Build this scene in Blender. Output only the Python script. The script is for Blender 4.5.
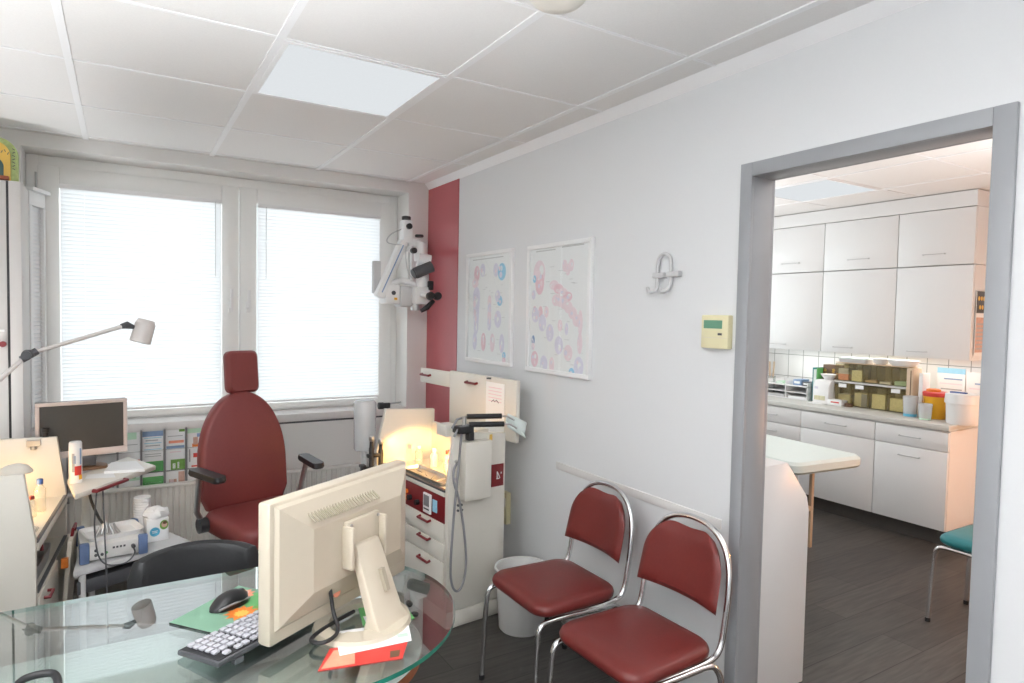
import bpy, bmesh, math, random
from mathutils import Vector, Matrix
S = bpy.context.scene
for o in list(bpy.data.objects):
    bpy.data.objects.remove(o)
C = S.collection
R = math.radians
random.seed(7)

# ------------------------------------------------------------------ camera, sky, light, exposure
H = 1.52
cam_d = bpy.data.cameras.new('camera')
cam = bpy.data.objects.new('camera', cam_d); C.objects.link(cam)
yaw, pitch, roll = 5.46191933e-01, 4.20363576e-02, 1.89627879e-02
fw = Vector((math.sin(yaw)*math.cos(pitch), math.cos(yaw)*math.cos(pitch), -math.sin(pitch)))
rt = Vector((math.cos(yaw), -math.sin(yaw), 0)); up = rt.cross(fw)
r2 = rt*math.cos(roll)+up*math.sin(roll); u2 = -rt*math.sin(roll)+up*math.cos(roll)
m = Matrix((r2, u2, -fw)).transposed().to_4x4(); m.translation = (0, 0, H)
cam.matrix_world = m
cam_d.sensor_width = 36; cam_d.lens = 641.522/1024*36; cam_d.clip_start = 0.02
S.camera = cam
S.view_settings.view_transform = 'Standard'; S.view_settings.look = 'None'
S.view_settings.gamma = 1; S.view_settings.use_curve_mapping = False
S.view_settings.exposure = 0.17
S.cycles.use_denoising = True
S.cycles.max_bounces = 14; S.cycles.diffuse_bounces = 7; S.cycles.transparent_max_bounces = 24
S.cycles.caustics_reflective = False; S.cycles.caustics_refractive = False
S.cycles.sample_clamp_indirect = 8

w = bpy.data.worlds.new('sky'); S.world = w; w.use_nodes = True
bg = w.node_tree.nodes['Background']; bg.inputs[0].default_value = (.93, .97, 1, 1); bg.inputs[1].default_value = .9

def area(name, loc, rot, sx, sy, power, col=(1, 1, 1), spread=180):
    l = bpy.data.lights.new(name, 'AREA'); l.shape = 'RECTANGLE'; l.size = sx; l.size_y = sy
    l.energy = power; l.color = col; l.spread = R(spread)
    o = bpy.data.objects.new(name, l); o.location = loc; o.rotation_euler = rot; C.objects.link(o); return o
def bulb(name, loc, r, power, col):
    l = bpy.data.lights.new(name, 'POINT'); l.shadow_soft_size = r; l.energy = power; l.color = col
    o = bpy.data.objects.new(name, l); o.location = loc; C.objects.link(o); return o
# daylight outside the two sashes
area('daylight', (.63, 5.05, 1.6), (R(-90), 0, 0), 2.6, 2.0, 29, (.95, .98, 1))
# fill lights added out of view to brighten both rooms, downward and upward
area('ceiling_fill', (.15, -.5, 2.425), (0, 0, 0), .6, .6, 5, (.98, .99, 1))
area('ceiling_fill', (-.45, 1.2, 2.425), (0, 0, 0), .6, .6, 7, (.98, .99, 1))
area('fill_uplight', (-.62, .75, .55), (R(180), 0, 0), .5, .5, 50, (.98, .99, 1), 110)
area('fill_uplight', (-.87, 3.3, .5), (R(180), 0, 0), .12, .4, 9, (.98, .99, 1), 130)
area('fill_uplight', (-.5, -.7, .85), (R(180), 0, 0), .6, .6, 50, (.98, .99, 1), 112)
area('fill_uplight', (3.3, 3.7, .8), (R(180), 0, 0), .5, .5, 14, (.98, .99, 1), 120)
area('fill_uplight', (3.4, .3, 1.0), (R(180), 0, 0), .5, .5, 42, (.98, .99, 1), 130)
# daylight outside the next room's window
area('daylight', (3.5, 4.75, 1.6), (R(-90), 0, 0), 2.4, 1.5, 31, (.95, .98, 1))
area('tile_fill', (5.12, 2.9, 1.255), (0, 0, 0), .06, 1.5, 2.2, (1, .97, .92))  # unseen strip light added under the wall cabinets to lift the tiles
# warm wall lamp in the next room, beyond the door jamb
bulb('wall_lamp', (4.75, .85, .80), .08, 30, (1, .42, .13))
def spot(name, loc, to, ang, power, col, blend=.25):
    l = bpy.data.lights.new(name, 'SPOT'); l.energy = power; l.color = col; l.spot_size = R(ang); l.spot_blend = blend; l.shadow_soft_size = .02
    o = bpy.data.objects.new(name, l); o.location = loc; o.rotation_euler = (Vector(to)-Vector(loc)).to_track_quat('-Z', 'Y').to_euler(); C.objects.link(o); return o

# ------------------------------------------------------------------ materials
M = {}
def mat(name, col, rough=.5, metal=0, var=.04, scale=40, bump=0, coat=0, spec=.5, emit=None, es=0, sheen=0):
    k = bpy.data.materials.new(name); k.use_nodes = True; n = k.node_tree.nodes; L = k.node_tree.links
    b = n['Principled BSDF']
    b.inputs['Roughness'].default_value = rough; b.inputs['Metallic'].default_value = metal
    b.inputs['Specular IOR Level'].default_value = spec
    b.inputs['Coat Weight'].default_value = coat
    tc = n.new('ShaderNodeTexCoord'); nz = n.new('ShaderNodeTexNoise'); nz.inputs['Scale'].default_value = scale
    nz.inputs['Detail'].default_value = 3
    L.new(tc.outputs['Object'], nz.inputs['Vector'])
    mx = n.new('ShaderNodeMix'); mx.data_type = 'RGBA'
    mx.inputs[6].default_value = tuple(max(0, c*(1-var)) for c in col)+(1,)
    mx.inputs[7].default_value = tuple(min(1, c*(1+var)) for c in col)+(1,)
    L.new(nz.outputs['Fac'], mx.inputs[0]); L.new(mx.outputs[2], b.inputs['Base Color'])
    if bump:
        bp = n.new('ShaderNodeBump'); bp.inputs['Strength'].default_value = bump; bp.inputs['Distance'].default_value = .002
        L.new(nz.outputs['Fac'], bp.inputs['Height']); L.new(bp.outputs['Normal'], b.inputs['Normal'])
    if emit:
        b.inputs['Emission Color'].default_value = emit+(1,); b.inputs['Emission Strength'].default_value = es
    M[name] = k; return k
mat('wall_paint', (.73, .74, .75), .6, bump=.05, scale=180, var=.012)
mat('wall_grey', (.75, .74, .72), .65, bump=.05, scale=180, var=.012)
mat('tile_board', (.80, .79, .78), .9, var=.05, scale=220, bump=.15)
mat('grid_white', (.86, .86, .87), .5, var=.01)
mat('pvc', (.86, .86, .84), .35, var=.01)
mat('cabinet_beige', (.62, .595, .575), .5, var=.015)
mat('sill', (.72, .705, .69), .4, var=.02)
mat('red_panel', (.46, .105, .12), .28, var=.05, scale=6)
mat('key_grey', (.48, .48, .52), .5)
mat('mat_green', (.20, .37, .26), .7, var=.12, scale=18)
mat('red_vinyl', (.150, .020, .017), .42, var=.10, scale=90, bump=.08)
mat('wine_vinyl', (.175, .032, .030), .5, var=.08, scale=90, bump=.10)
mat('chrome', (.78, .78, .79), .12, metal=1, var=.02)
mat('steel', (.55, .55, .55), .32, metal=1, var=.05)
mat('frame_grey', (.33, .34, .355), .38, var=.02, scale=25)
mat('cream', (.56, .50, .40), .42, var=.02)
mat('cream_dark', (.40, .36, .28), .5, var=.02)
mat('unit_white', (.72, .69, .62), .35, var=.012)
mat('unit_edge', (.70, .64, .55), .4, var=.02)
mat('red_plastic', (.20, .014, .018), .35, var=.06)
mat('red_bright', (.62, .05, .04), .4, var=.05)
mat('black', (.018, .018, .02), .42, var=.2)
mat('black_leather', (.022, .023, .025), .36, var=.15, bump=.1, scale=120)
mat('dark_grey', (.075, .077, .085), .4, var=.1)
mat('mid_grey', (.25, .25, .26), .45, var=.05)
mat('pale_grey', (.58, .58, .585), .45, var=.03)
mat('white', (.83, .83, .83), .4, var=.01)
mat('paper', (.86, .87, .87), .8, var=.01)
mat('lacquer', (.80, .80, .80), .3, var=.008)
mat('worktop', (.60, .60, .57), .4, var=.05, scale=120)
mat('plinth', (.07, .065, .06), .5, var=.1)
mat('mint', (.72, .80, .775), .45, var=.02)
mat('teal_vinyl', (.022, .19, .21), .4, var=.06, bump=.06)
mat('beige', (.62, .47, .33), .5, var=.05)
mat('ivory', (.76, .70, .45), .4, var=.02)
mat('lcd_green', (.13, .30, .20), .3, var=.05)
mat('screen', (.085, .078, .07), .12, var=.05)
mat('screen_bezel', (.62, .52, .48), .35, var=.03)
mat('device_white', (.72, .71, .69), .4, var=.02)
mat('device_blue', (.12, .18, .33), .45, var=.05)
mat('wood_edge', (.22, .07, .03), .5, var=.15)
mat('desk_board', (.84, .87, .86), .4, var=.02)
mat('lamp_white', (.66, .62, .60), .4, var=.02)
mat('yellow', (.80, .42, .02), .4, var=.05)
mat('gold', (.78, .50, .10), .5, var=.15, scale=20)
mat('moss', (.42, .52, .22), .6, var=.35, scale=60)
mat('deep_teal', (.05, .11, .10), .5, var=.2, scale=15)
mat('rust', (.34, .09, .04), .5, var=.1)
mat('green', (.13, .42, .14), .5, var=.12)
mat('pale_green', (.50, .74, .56), .5, var=.08)
mat('leaf_green', (.18, .36, .08), .5, var=.4, scale=60)
mat('blue', (.05, .12, .36), .4, var=.06)
mat('mid_blue', (.25, .36, .55), .5, var=.25, scale=25)
mat('sky_blue', (.32, .62, .80), .5, var=.08)
mat('cyan', (.10, .42, .62), .4, var=.05)
mat('pink', (.85, .72, .76), .6, var=.1)
mat('rose', (.83, .60, .66), .6, var=.1)
mat('lilac', (.74, .72, .82), .6, var=.1)
mat('skin_tone', (.60, .38, .30), .6, var=.3, scale=60)
mat('orange', (.85, .22, .03), .5, var=.3, scale=40)
mat('salmon', (.88, .34, .22), .6, var=.2, scale=40)
mat('khaki', (.60, .57, .38), .5, var=.3, scale=70)
mat('tray_yellow', (.80, .76, .46), .6, var=.3, scale=90)
mat('print_grey', (.42, .42, .43), .7, var=.3, scale=200)
mat('brown', (.14, .075, .04), .5, var=.2)
mat('bin_plastic', (.68, .68, .665), .45, var=.02)
mat('radiator', (.76, .745, .71), .4, var=.01)

def nodes(name):
    k = bpy.data.materials.new(name); k.use_nodes = True
    n = k.node_tree.nodes; n.clear(); out = n.new('ShaderNodeOutputMaterial'); M[name] = k
    return k, n, k.node_tree.links, out
# clear glass: fresnel mirror over tinted clear
def glassy(name, tint, ior=1.5, rough=0.0, milk=0.0, milk_col=(.8, .8, .8), power=4.2):
    k, n, L, out = nodes(name)
    tr = n.new('ShaderNodeBsdfTransparent'); tr.inputs[0].default_value = tint+(1,)
    gl = n.new('ShaderNodeBsdfGlossy'); gl.inputs['Roughness'].default_value = rough
    lw = n.new('ShaderNodeLayerWeight'); lw.inputs[0].default_value = .5; f0 = ((ior-1)/(ior+1))**2
    pw = n.new('ShaderNodeMath'); pw.operation = 'POWER'; pw.inputs[1].default_value = power; L.new(lw.outputs['Facing'], pw.inputs[0])
    fr = n.new('ShaderNodeMapRange'); fr.inputs[3].default_value = f0; fr.inputs[4].default_value = 1; L.new(pw.outputs[0], fr.inputs[0])
    mx = n.new('ShaderNodeMixShader'); L.new(fr.outputs[0], mx.inputs[0])
    src = tr
    if milk:
        df = n.new('ShaderNodeBsdfDiffuse'); df.inputs[0].default_value = milk_col+(1,)
        m2 = n.new('ShaderNodeMixShader'); m2.inputs[0].default_value = milk
        L.new(tr.outputs[0], m2.inputs[1]); L.new(df.outputs[0], m2.inputs[2]); src = m2
    L.new(src.outputs[0], mx.inputs[1]); L.new(gl.outputs[0], mx.inputs[2])
    L.new(mx.outputs[0], out.inputs[0])
glassy('window_glass', (.97, .985, .98), 1.35)
glassy('desk_glass', (.90, .965, .945), 1.62, power=1.5)
glassy('clear_plastic', (.90, .92, .92), 1.45, .1, .22)
glassy('frosted', (.86, .88, .89), 1.45, .2, .55, (.82, .83, .84))
glassy('smoked', (.88, .82, .66), 1.45, .1, .16, (.45, .41, .26))
glassy('picture_glass', (.985, .99, .99), 1.3, power=7)
mat('glass_edge', (.02, .20, .14), .15, var=.1)
# blind slat: bright white, lets light through
k, n, L, out = nodes('slat')
df = n.new('ShaderNodeBsdfDiffuse'); df.inputs[0].default_value = (.86, .87, .88, 1)
tl = n.new('ShaderNodeBsdfTranslucent'); tl.inputs[0].default_value = (.84, .86, .88, 1)
mx = n.new('ShaderNodeMixShader'); mx.inputs[0].default_value = .5
L.new(df.outputs[0], mx.inputs[1]); L.new(tl.outputs[0], mx.inputs[2]); L.new(mx.outputs[0], out.inputs[0])
# lamp diffuser
def lampmat(name, col, s):
    k, n, L, out = nodes(name); e = n.new('ShaderNodeEmission'); e.inputs[0].default_value = col+(1,); e.inputs[1].default_value = s
    tc = n.new('ShaderNodeTexCoord'); nz = n.new('ShaderNodeTexNoise'); nz.inputs['Scale'].default_value = 120
    L.new(tc.outputs['Object'], nz.inputs['Vector'])
    mr = n.new('ShaderNodeMapRange'); mr.inputs[3].default_value = s*.97; mr.inputs[4].default_value = s*1.03
    L.new(nz.outputs['Fac'], mr.inputs[0]); L.new(mr.outputs[0], e.inputs[1]); L.new(e.outputs[0], out.inputs[0])
lampmat('diffuser', (.93, .97, 1.0), .72)
lampmat('warm_bulb', (1, .62, .22), 9)
# floor planks
k = bpy.data.materials.new('planks'); k.use_nodes = True; M['planks'] = k
n = k.node_tree.nodes; L = k.node_tree.links; b = n['Principled BSDF']
tc = n.new('ShaderNodeTexCoord'); br = n.new('ShaderNodeTexBrick')
br.inputs['Color1'].default_value = (.078, .072, .066, 1); br.inputs['Color2'].default_value = (.052, .048, .044, 1)
br.inputs['Mortar'].default_value = (.024, .022, .020, 1); br.inputs['Scale'].default_value = 1
br.inputs['Mortar Size'].default_value = .0022; br.inputs['Brick Width'].default_value = 1.2; br.inputs['Row Height'].default_value = .185
br.offset = .37
L.new(tc.outputs['Object'], br.inputs['Vector'])
mp = n.new('ShaderNodeMapping'); mp.inputs['Scale'].default_value = (3, 40, 1); L.new(tc.outputs['Object'], mp.inputs['Vector'])
nz = n.new('ShaderNodeTexNoise'); nz.inputs['Scale'].default_value = 1.5; nz.inputs['Detail'].default_value = 6; nz.inputs['Distortion'].default_value = .6
L.new(mp.outputs[0], nz.inputs['Vector'])
mr = n.new('ShaderNodeMapRange'); mr.inputs[1].default_value = .3; mr.inputs[2].default_value = .7; mr.inputs[3].default_value = .70; mr.inputs[4].default_value = 1.25
L.new(nz.outputs['Fac'], mr.inputs[0])
ml = n.new('ShaderNodeMix'); ml.data_type = 'RGBA'; ml.blend_type = 'MULTIPLY'; ml.inputs[0].default_value = 1
L.new(br.outputs['Color'], ml.inputs[6]); L.new(mr.outputs[0], ml.inputs[7]); L.new(ml.outputs[2], b.inputs['Base Color'])
b.inputs['Roughness'].default_value = .42; b.inputs['Specular IOR Level'].default_value = .35
# wall tiles (next room)
k = bpy.data.materials.new('wall_tile'); k.use_nodes = True; M['wall_tile'] = k
n = k.node_tree.nodes; L = k.node_tree.links; b = n['Principled BSDF']
tc = n.new('ShaderNodeTexCoord'); mp = n.new('ShaderNodeMapping'); mp.inputs['Rotation'].default_value = (0, R(90), R(90))
br = n.new('ShaderNodeTexBrick'); br.offset = 0
br.inputs['Color1'].default_value = (.90, .90, .89, 1); br.inputs['Color2'].default_value = (.88, .88, .87, 1); br.inputs['Mortar'].default_value = (.38, .38, .37, 1)
br.inputs['Scale'].default_value = 1; br.inputs['Mortar Size'].default_value = .003; br.inputs['Brick Width'].default_value = .15; br.inputs['Row Height'].default_value = .20
sx = n.new('ShaderNodeSeparateXYZ'); cx = n.new('ShaderNodeCombineXYZ')
L.new(tc.outputs['Object'], sx.inputs[0]); L.new(sx.outputs['Y'], cx.inputs['X']); L.new(sx.outputs['Z'], cx.inputs['Y'])
L.new(cx.outputs[0], br.inputs['Vector']); L.new(br.outputs['Color'], b.inputs['Base Color']); b.inputs['Roughness'].default_value = .2

# ------------------------------------------------------------------ mesh helpers
class MB:
    def __init__(s): s.bm = bmesh.new(); s.mats = []; s.cur = 0
    def use(s, m):
        if m not in s.mats: s.mats.append(m)
        s.cur = s.mats.index(m); return s
    def _f(s, vs):
        try:
            f = s.bm.faces.new(vs); f.material_index = s.cur; return f
        except ValueError: return None
    def box(s, c, d, rz=0, rx=0, ry=0):
        mt = Matrix.Translation(c) @ Matrix.Rotation(rz, 4, 'Z') @ Matrix.Rotation(ry, 4, 'Y') @ Matrix.Rotation(rx, 4, 'X')
        v = [s.bm.verts.new(mt @ Vector((x*d[0]/2, y*d[1]/2, z*d[2]/2))) for x in (-1, 1) for y in (-1, 1) for z in (-1, 1)]
        for q in ((0, 1, 3, 2), (4, 6, 7, 5), (0, 4, 5, 1), (2, 3, 7, 6), (0, 2, 6, 4), (1, 5, 7, 3)): s._f([v[i] for i in q])
        return s
    def bx(s, x0, x1, y0, y1, z0, z1):
        return s.box(((x0+x1)/2, (y0+y1)/2, (z0+z1)/2), (abs(x1-x0), abs(y1-y0), abs(z1-z0)))
    def cyl(s, p0, p1, r0, r1=None, n=20, cap=True):
        p0 = Vector(p0); p1 = Vector(p1); r1 = r0 if r1 is None else r1
        d = (p1-p0).normalized(); a = d.orthogonal().normalized(); b = d.cross(a)
        A = [s.bm.verts.new(p0+(a*math.cos(t)+b*math.sin(t))*r0) for t in [2*math.pi*i/n for i in range(n)]]
        B = [s.bm.verts.new(p1+(a*math.cos(t)+b*math.sin(t))*r1) for t in [2*math.pi*i/n for i in range(n)]]
        for i in range(n): s._f([A[i], A[(i+1) % n], B[(i+1) % n], B[i]])
        if cap: s._f(A[::-1]); s._f(B)
        return s
    def tube(s, pts, r, n=10, closed=False, smooth=0):
        P = [Vector(p) for p in pts]
        for _ in range(smooth):                       # corner cutting
            Q = [] if closed else [P[0]]
            for i in range(len(P) if closed else len(P)-1):
                a, b = P[i], P[(i+1) % len(P)]; Q += [a.lerp(b, .25), a.lerp(b, .75)]
            if not closed: Q.append(P[-1])
            P = Q
        rings = []; prev = None; N = len(P)
        for i in range(N):
            if closed: t = (P[(i+1) % N]-P[i-1]).normalized()
            else: t = (P[min(i+1, N-1)]-P[max(i-1, 0)]).normalized()
            if prev is None: a = t.orthogonal().normalized()
            else:
                a = prev-t*prev.dot(t); a = a.normalized() if a.length > 1e-6 else t.orthogonal().normalized()
            prev = a; b = t.cross(a)
            rr = r[i] if isinstance(r, (list, tuple)) else r
            rings.append([s.bm.verts.new(P[i]+(a*math.cos(q)+b*math.sin(q))*rr) for q in [2*math.pi*j/n for j in range(n)]])
        for i in range(N if closed else N-1):
            A, B = rings[i], rings[(i+1) % N]
            for j in range(n): s._f([A[j], A[(j+1) % n], B[(j+1) % n], B[j]])
        if not closed: s._f(rings[0][::-1]); s._f(rings[-1])
        return s
    def lathe(s, prof, c=(0, 0, 0), n=32, sx=1, sy=1, cap=True):
        rings = []
        for r, z in prof:
            rings.append([s.bm.verts.new((c[0]+r*sx*math.cos(2*math.pi*i/n), c[1]+r*sy*math.sin(2*math.pi*i/n), c[2]+z)) for i in range(n)])
        for A, B in zip(rings, rings[1:]):
            for i in range(n): s._f([A[i], A[(i+1) % n], B[(i+1) % n], B[i]])
        if cap: s._f(rings[0][::-1]); s._f(rings[-1])
        return s
    def prism(s, pts, vec, side=None):
        vec = Vector(vec); A = [s.bm.verts.new(p) for p in pts]; B = [s.bm.verts.new(Vector(p)+vec) for p in pts]
        s._f(A[::-1]); s._f(B); keep = s.cur
        if side: s.use(side)
        for i in range(len(A)): s._f([A[i], A[(i+1) % len(A)], B[(i+1) % len(A)], B[i]])
        s.cur = keep; return s
    def loft(s, rings, cap=True):
        V = [[s.bm.verts.new(p) for p in r] for r in rings]
        for A, B in zip(V, V[1:]):
            for i in range(len(A)): s._f([A[i], A[(i+1) % len(A)], B[(i+1) % len(A)], B[i]])
        if cap: s._f(V[0][::-1]); s._f(V[-1])
        return s
    def ball(s, c, r, sx=1, sy=1, sz=1, n=16):
        prof = [(r*math.sin(math.pi*i/(n//2)), -r*math.cos(math.pi*i/(n//2))*sz) for i in range(1, n//2)]
        return s.lathe(prof, c, n, sx, sy)
    def build(s, name, m=None, parent=None, bevel=0, crisp=40, seg=2, smooth=True, loc=None, rz=0, sub=0):
        if bevel:
            s.bm.normal_update(); bmesh.ops.recalc_face_normals(s.bm, faces=s.bm.faces)
            ed = [e for e in s.bm.edges if len(e.link_faces) == 2 and e.calc_face_angle(0) > R(35)]
            bmesh.ops.bevel(s.bm, geom=ed, offset=bevel, segments=seg, affect='EDGES', clamp_overlap=True, profile=.5)
        bmesh.ops.recalc_face_normals(s.bm, faces=s.bm.faces)
        me = bpy.data.meshes.new(name); s.bm.to_mesh(me); s.bm.free()
        ms = s.mats if s.mats else [m]
        for q in ms: me.materials.append(M[q])
        if smooth:
            me.shade_smooth(); me.set_sharp_from_angle(angle=R(crisp))
        o = bpy.data.objects.new(name, me); C.objects.link(o)
        if parent: o.parent = parent
        if loc: o.location = loc
        if rz: o.rotation_euler = (0, 0, rz)
        if sub:
            q = o.modifiers.new('smooth', 'SUBSURF'); q.levels = sub; q.render_levels = sub
        return o
def tag(o, label, cat, group=None):
    o['label'] = label; o['category'] = cat
    if group: o['group'] = group
    return o
def struct(o): o['kind'] = 'structure'; return o
def thing(name, label, cat, loc=(0, 0, 0), rz=0, group=None):
    o = bpy.data.objects.new(name, None); C.objects.link(o); o.empty_display_size = .1
    o.location = loc; o.rotation_euler = (0, 0, rz); return tag(o, label, cat, group)
def dup(root, label, loc, rz=0, group=None):
    r = root.copy(); C.objects.link(r); r.location = loc; r.rotation_euler = (0, 0, rz); r['label'] = label
    if group: r['group'] = group
    for ch in list(root.children):
        c = ch.copy(); C.objects.link(c); c.parent = r
        for g in ch.children:
            d = g.copy(); C.objects.link(d); d.parent = c
    return r
def rounded(x0, x1, y0, y1, r, z, n=5):
    P = []
    for cx, cy, a0 in ((x1-r, y0+r, -90), (x1-r, y1-r, 0), (x0+r, y1-r, 90), (x0+r, y0+r, 180)):
        for i in range(n+1):
            a = R(a0+90*i/n); P.append((cx+r*math.cos(a), cy+r*math.sin(a), z))
    return P

# ------------------------------------------------------------------ the setting
W = 1.87; YW = 4.25; CZ = 2.433; XB = 5.30
struct(MB().bx(-1.1, XB+.1, -1.8, 4.6, -.06, 0).build('floor', 'planks'))
# right wall with doorway
b = MB(); b.bx(W, W+.10, -1.8, .75, 0, 2.5); b.bx(W, W+.10, 1.515, 4.3, 0, 2.5); b.bx(W, W+.10, .75, 1.515, 2.035, 2.5)
struct(b.build('wall_right', 'wall_paint'))
# window wall
b = MB(); b.bx(1.716, W, YW, 4.55, 0, 2.5); b.bx(-1.1, -.451, YW, 4.55, 0, 2.5); b.bx(-.451, 1.716, YW, 4.55, 2.358, 2.5); b.bx(-.451, 1.716, YW, 4.55, 0, .79)
struct(b.build('wall_back', 'wall_grey'))
struct(MB().bx(-1.1, -1.0, -1.8, YW, 0, 2.5).build('wall_left', 'wall_paint'))
struct(MB().bx(-1.1, XB+.1, -1.9, -1.8, 0, 2.5).build('wall_front', 'wall_paint'))
struct(MB().bx(XB, XB+.1, -1.8, 4.55, 0, 2.5).build('wall_far', 'wall_paint'))
b = MB(); b.bx(W+.10, 2.3, YW, 4.55, 0, 2.5); b.bx(4.7, XB, YW, 4.55, 0, 2.5); b.bx(2.3, 4.7, YW, 4.55, 0, .85); b.bx(2.3, 4.7, YW, 4.55, 2.3, 2.5)
struct(b.build('wall_side', 'wall_paint'))
w3 = bpy.data.objects.new('window_3', None); C.objects.link(w3); w3.location = (3.5, 4.46, 0); struct(w3)
b = MB()
for x0, x1 in ((-1.2, -1.08), (-.06, .06), (1.08, 1.2)): b.bx(x0, x1, 0, .07, .85, 2.3)
for x0, x1 in ((-1.08, -.06), (.06, 1.08)): b.bx(x0, x1, 0, .07, .85, .95); b.bx(x0, x1, 0, .07, 2.2, 2.3)
b.build('window_frame', 'pvc', w3, bevel=.004)
for x0, x1 in ((-1.08, -.06), (.06, 1.08)): MB().bx(x0, x1, .03, .035, .95, 2.2).build('pane', 'window_glass', w3)
# ceiling: boards with lay-in grid
c = struct(MB().bx(-1.1, XB+.1, -1.9, 4.55, CZ+.001, CZ+.06).build('ceiling', 'tile_board'))
b = MB()
for i in range(-1, 4): b.bx(-.165+.625*i-.013, -.165+.625*i+.013, -1.8, YW, CZ-.004, CZ+.002)
b.build('grid_runner', 'grid_white', c)
b = MB()
for k_ in range(-4, 5): b.bx(-1.0, W, 1.645+.6375*k_-.006, 1.645+.6375*k_+.006, CZ-.0025, CZ+.002)
b.build('grid_crossbar', 'grid_white', c)
b = MB()
for i in range(0, 6): b.bx(2.62+.625*i-.012-.0, 2.62+.625*i+.012, -1.8, YW, CZ-.003, CZ+.002)
for k_ in range(-4, 5): b.bx(W+.1, XB, 1.88+.625*k_-.006, 1.88+.625*k_+.006, CZ-.0025, CZ+.002)
b.build('grid_runner', 'grid_white', c)
# cove strip and painted stripe, wall rail
struct(MB().prism([(W, -1.8, CZ), (W-.034, -1.8, CZ), (W, -1.8, CZ-.042)], (0, YW+1.8, 0)).build('trim_1', 'grid_white', smooth=False))
struct(MB().bx(W-.004, W+.001, 3.768, YW, 0, 2.392).build('trim_2', 'red_panel'))
struct(MB().bx(W-.006, W+.001, 1.575, 2.618, .748, .785).build('trim_3', 'sill', bevel=.002))
# steel door frame
b = MB()
for x0, x1 in ((W-.014, W+.001), (W+.099, W+.114)):
    b.bx(x0, x1, .717, .768, 0, 2.060); b.bx(x0, x1, 1.484, 1.532, 0, 2.060); b.bx(x0, x1, .768, 1.484, 2.012, 2.060)
b.bx(W, W+.10, .749, .768, 0, 2.012); b.bx(W, W+.10, 1.484, 1.516, 0, 2.012); b.bx(W, W+.10, .749, 1.516, 2.012, 2.036)
struct(b.build('door_1', 'frame_grey', bevel=.0025))
# window: outer frame, two sashes with panes, handles
win = bpy.data.objects.new('window_1', None); C.objects.link(win); win.location = (0, 4.46, 0); struct(win)
b = MB()
for a in ((-.451, -.395, .85, 2.358), (1.66, 1.716, .85, 2.358)): b.bx(a[0], a[1], .0, .08, a[2], a[3])
b.bx(-.395, 1.66, .0, .08, 2.295, 2.358); b.bx(-.395, 1.66, .0, .08, .84, .862)
b.build('window_frame', 'pvc', win, bevel=.004)
for x0, x1, hx in ((-.40, .640, .592), (.648, 1.665, .696)):
    b = MB(); g0 = x0+.10 if x0 < 0 else x0+.10; g1 = x1-.10 if x0 < 0 else x1-.088
    b.bx(x0, g0, -.018, .06, .862, 2.300); b.bx(g1, x1, -.018, .06, .862, 2.300)
    b.bx(g0, g1, -.018, .06, 2.205, 2.300); b.bx(g0, g1, -.018, .06, .862, .905)
    f = b.build('sash', 'pvc', win, bevel=.005)
    MB().bx(g0, g1, .045, .05, .905, 2.205).build('pane', 'window_glass', f)
    b = MB(); b.bx(hx-.013, hx+.013, -.03, -.018, 1.50, 1.57); b.cyl((hx, -.03, 1.535), (hx, -.06, 1.535), .008)
    b.box((hx, -.06, 1.585), (.018, .012, .12)); b.build('window_handle', 'white', f, bevel=.003)
b = MB(); b.cyl((-.405, -.012, 2.13), (-.405, -.012, 2.26), .006, n=10); b.build('hinge', 'steel', win)
# sill, narrow open casement at the left reveal
struct(MB().bx(-.451, 1.716, YW-.012, 4.462, .803, .852).build('window_sill', 'sill', bevel=.004))
struct(MB().bx(-.455, 1.72, YW+.001, YW+.03, .788, .803).build('sill_shadow', 'dark_grey'))  # dark strip painted in for the shadow line under the sill
cs = bpy.data.objects.new('window_2', None); C.objects.link(cs); cs.location = (-.443, 4.27, 0); cs.rotation_euler = (0, 0, R(-20)); struct(cs)
b = MB(); b.bx(0, .028, 0, .165, 2.055, 2.13); b.bx(0, .028, 0, .165, .86, .93); b.bx(0, .028, 0, .03, .93, 2.055); b.bx(0, .028, .145, .165, .93, 2.055)
b.bx(.0, .008, .03, .145, .93, 2.055); b.build('casement_frame', 'white', cs, bevel=.004)
b = MB()
for i in range(50): b.box((.011, .087, .945+.0222*i), (.008, .116, .0012), ry=R(35))
b.build('louvre', 'slat', cs)
b = MB(); b.bx(-.002, .05, -.008, .175, 2.13, 2.15); b.build('top_cap', 'white', cs, bevel=.003)

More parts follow.
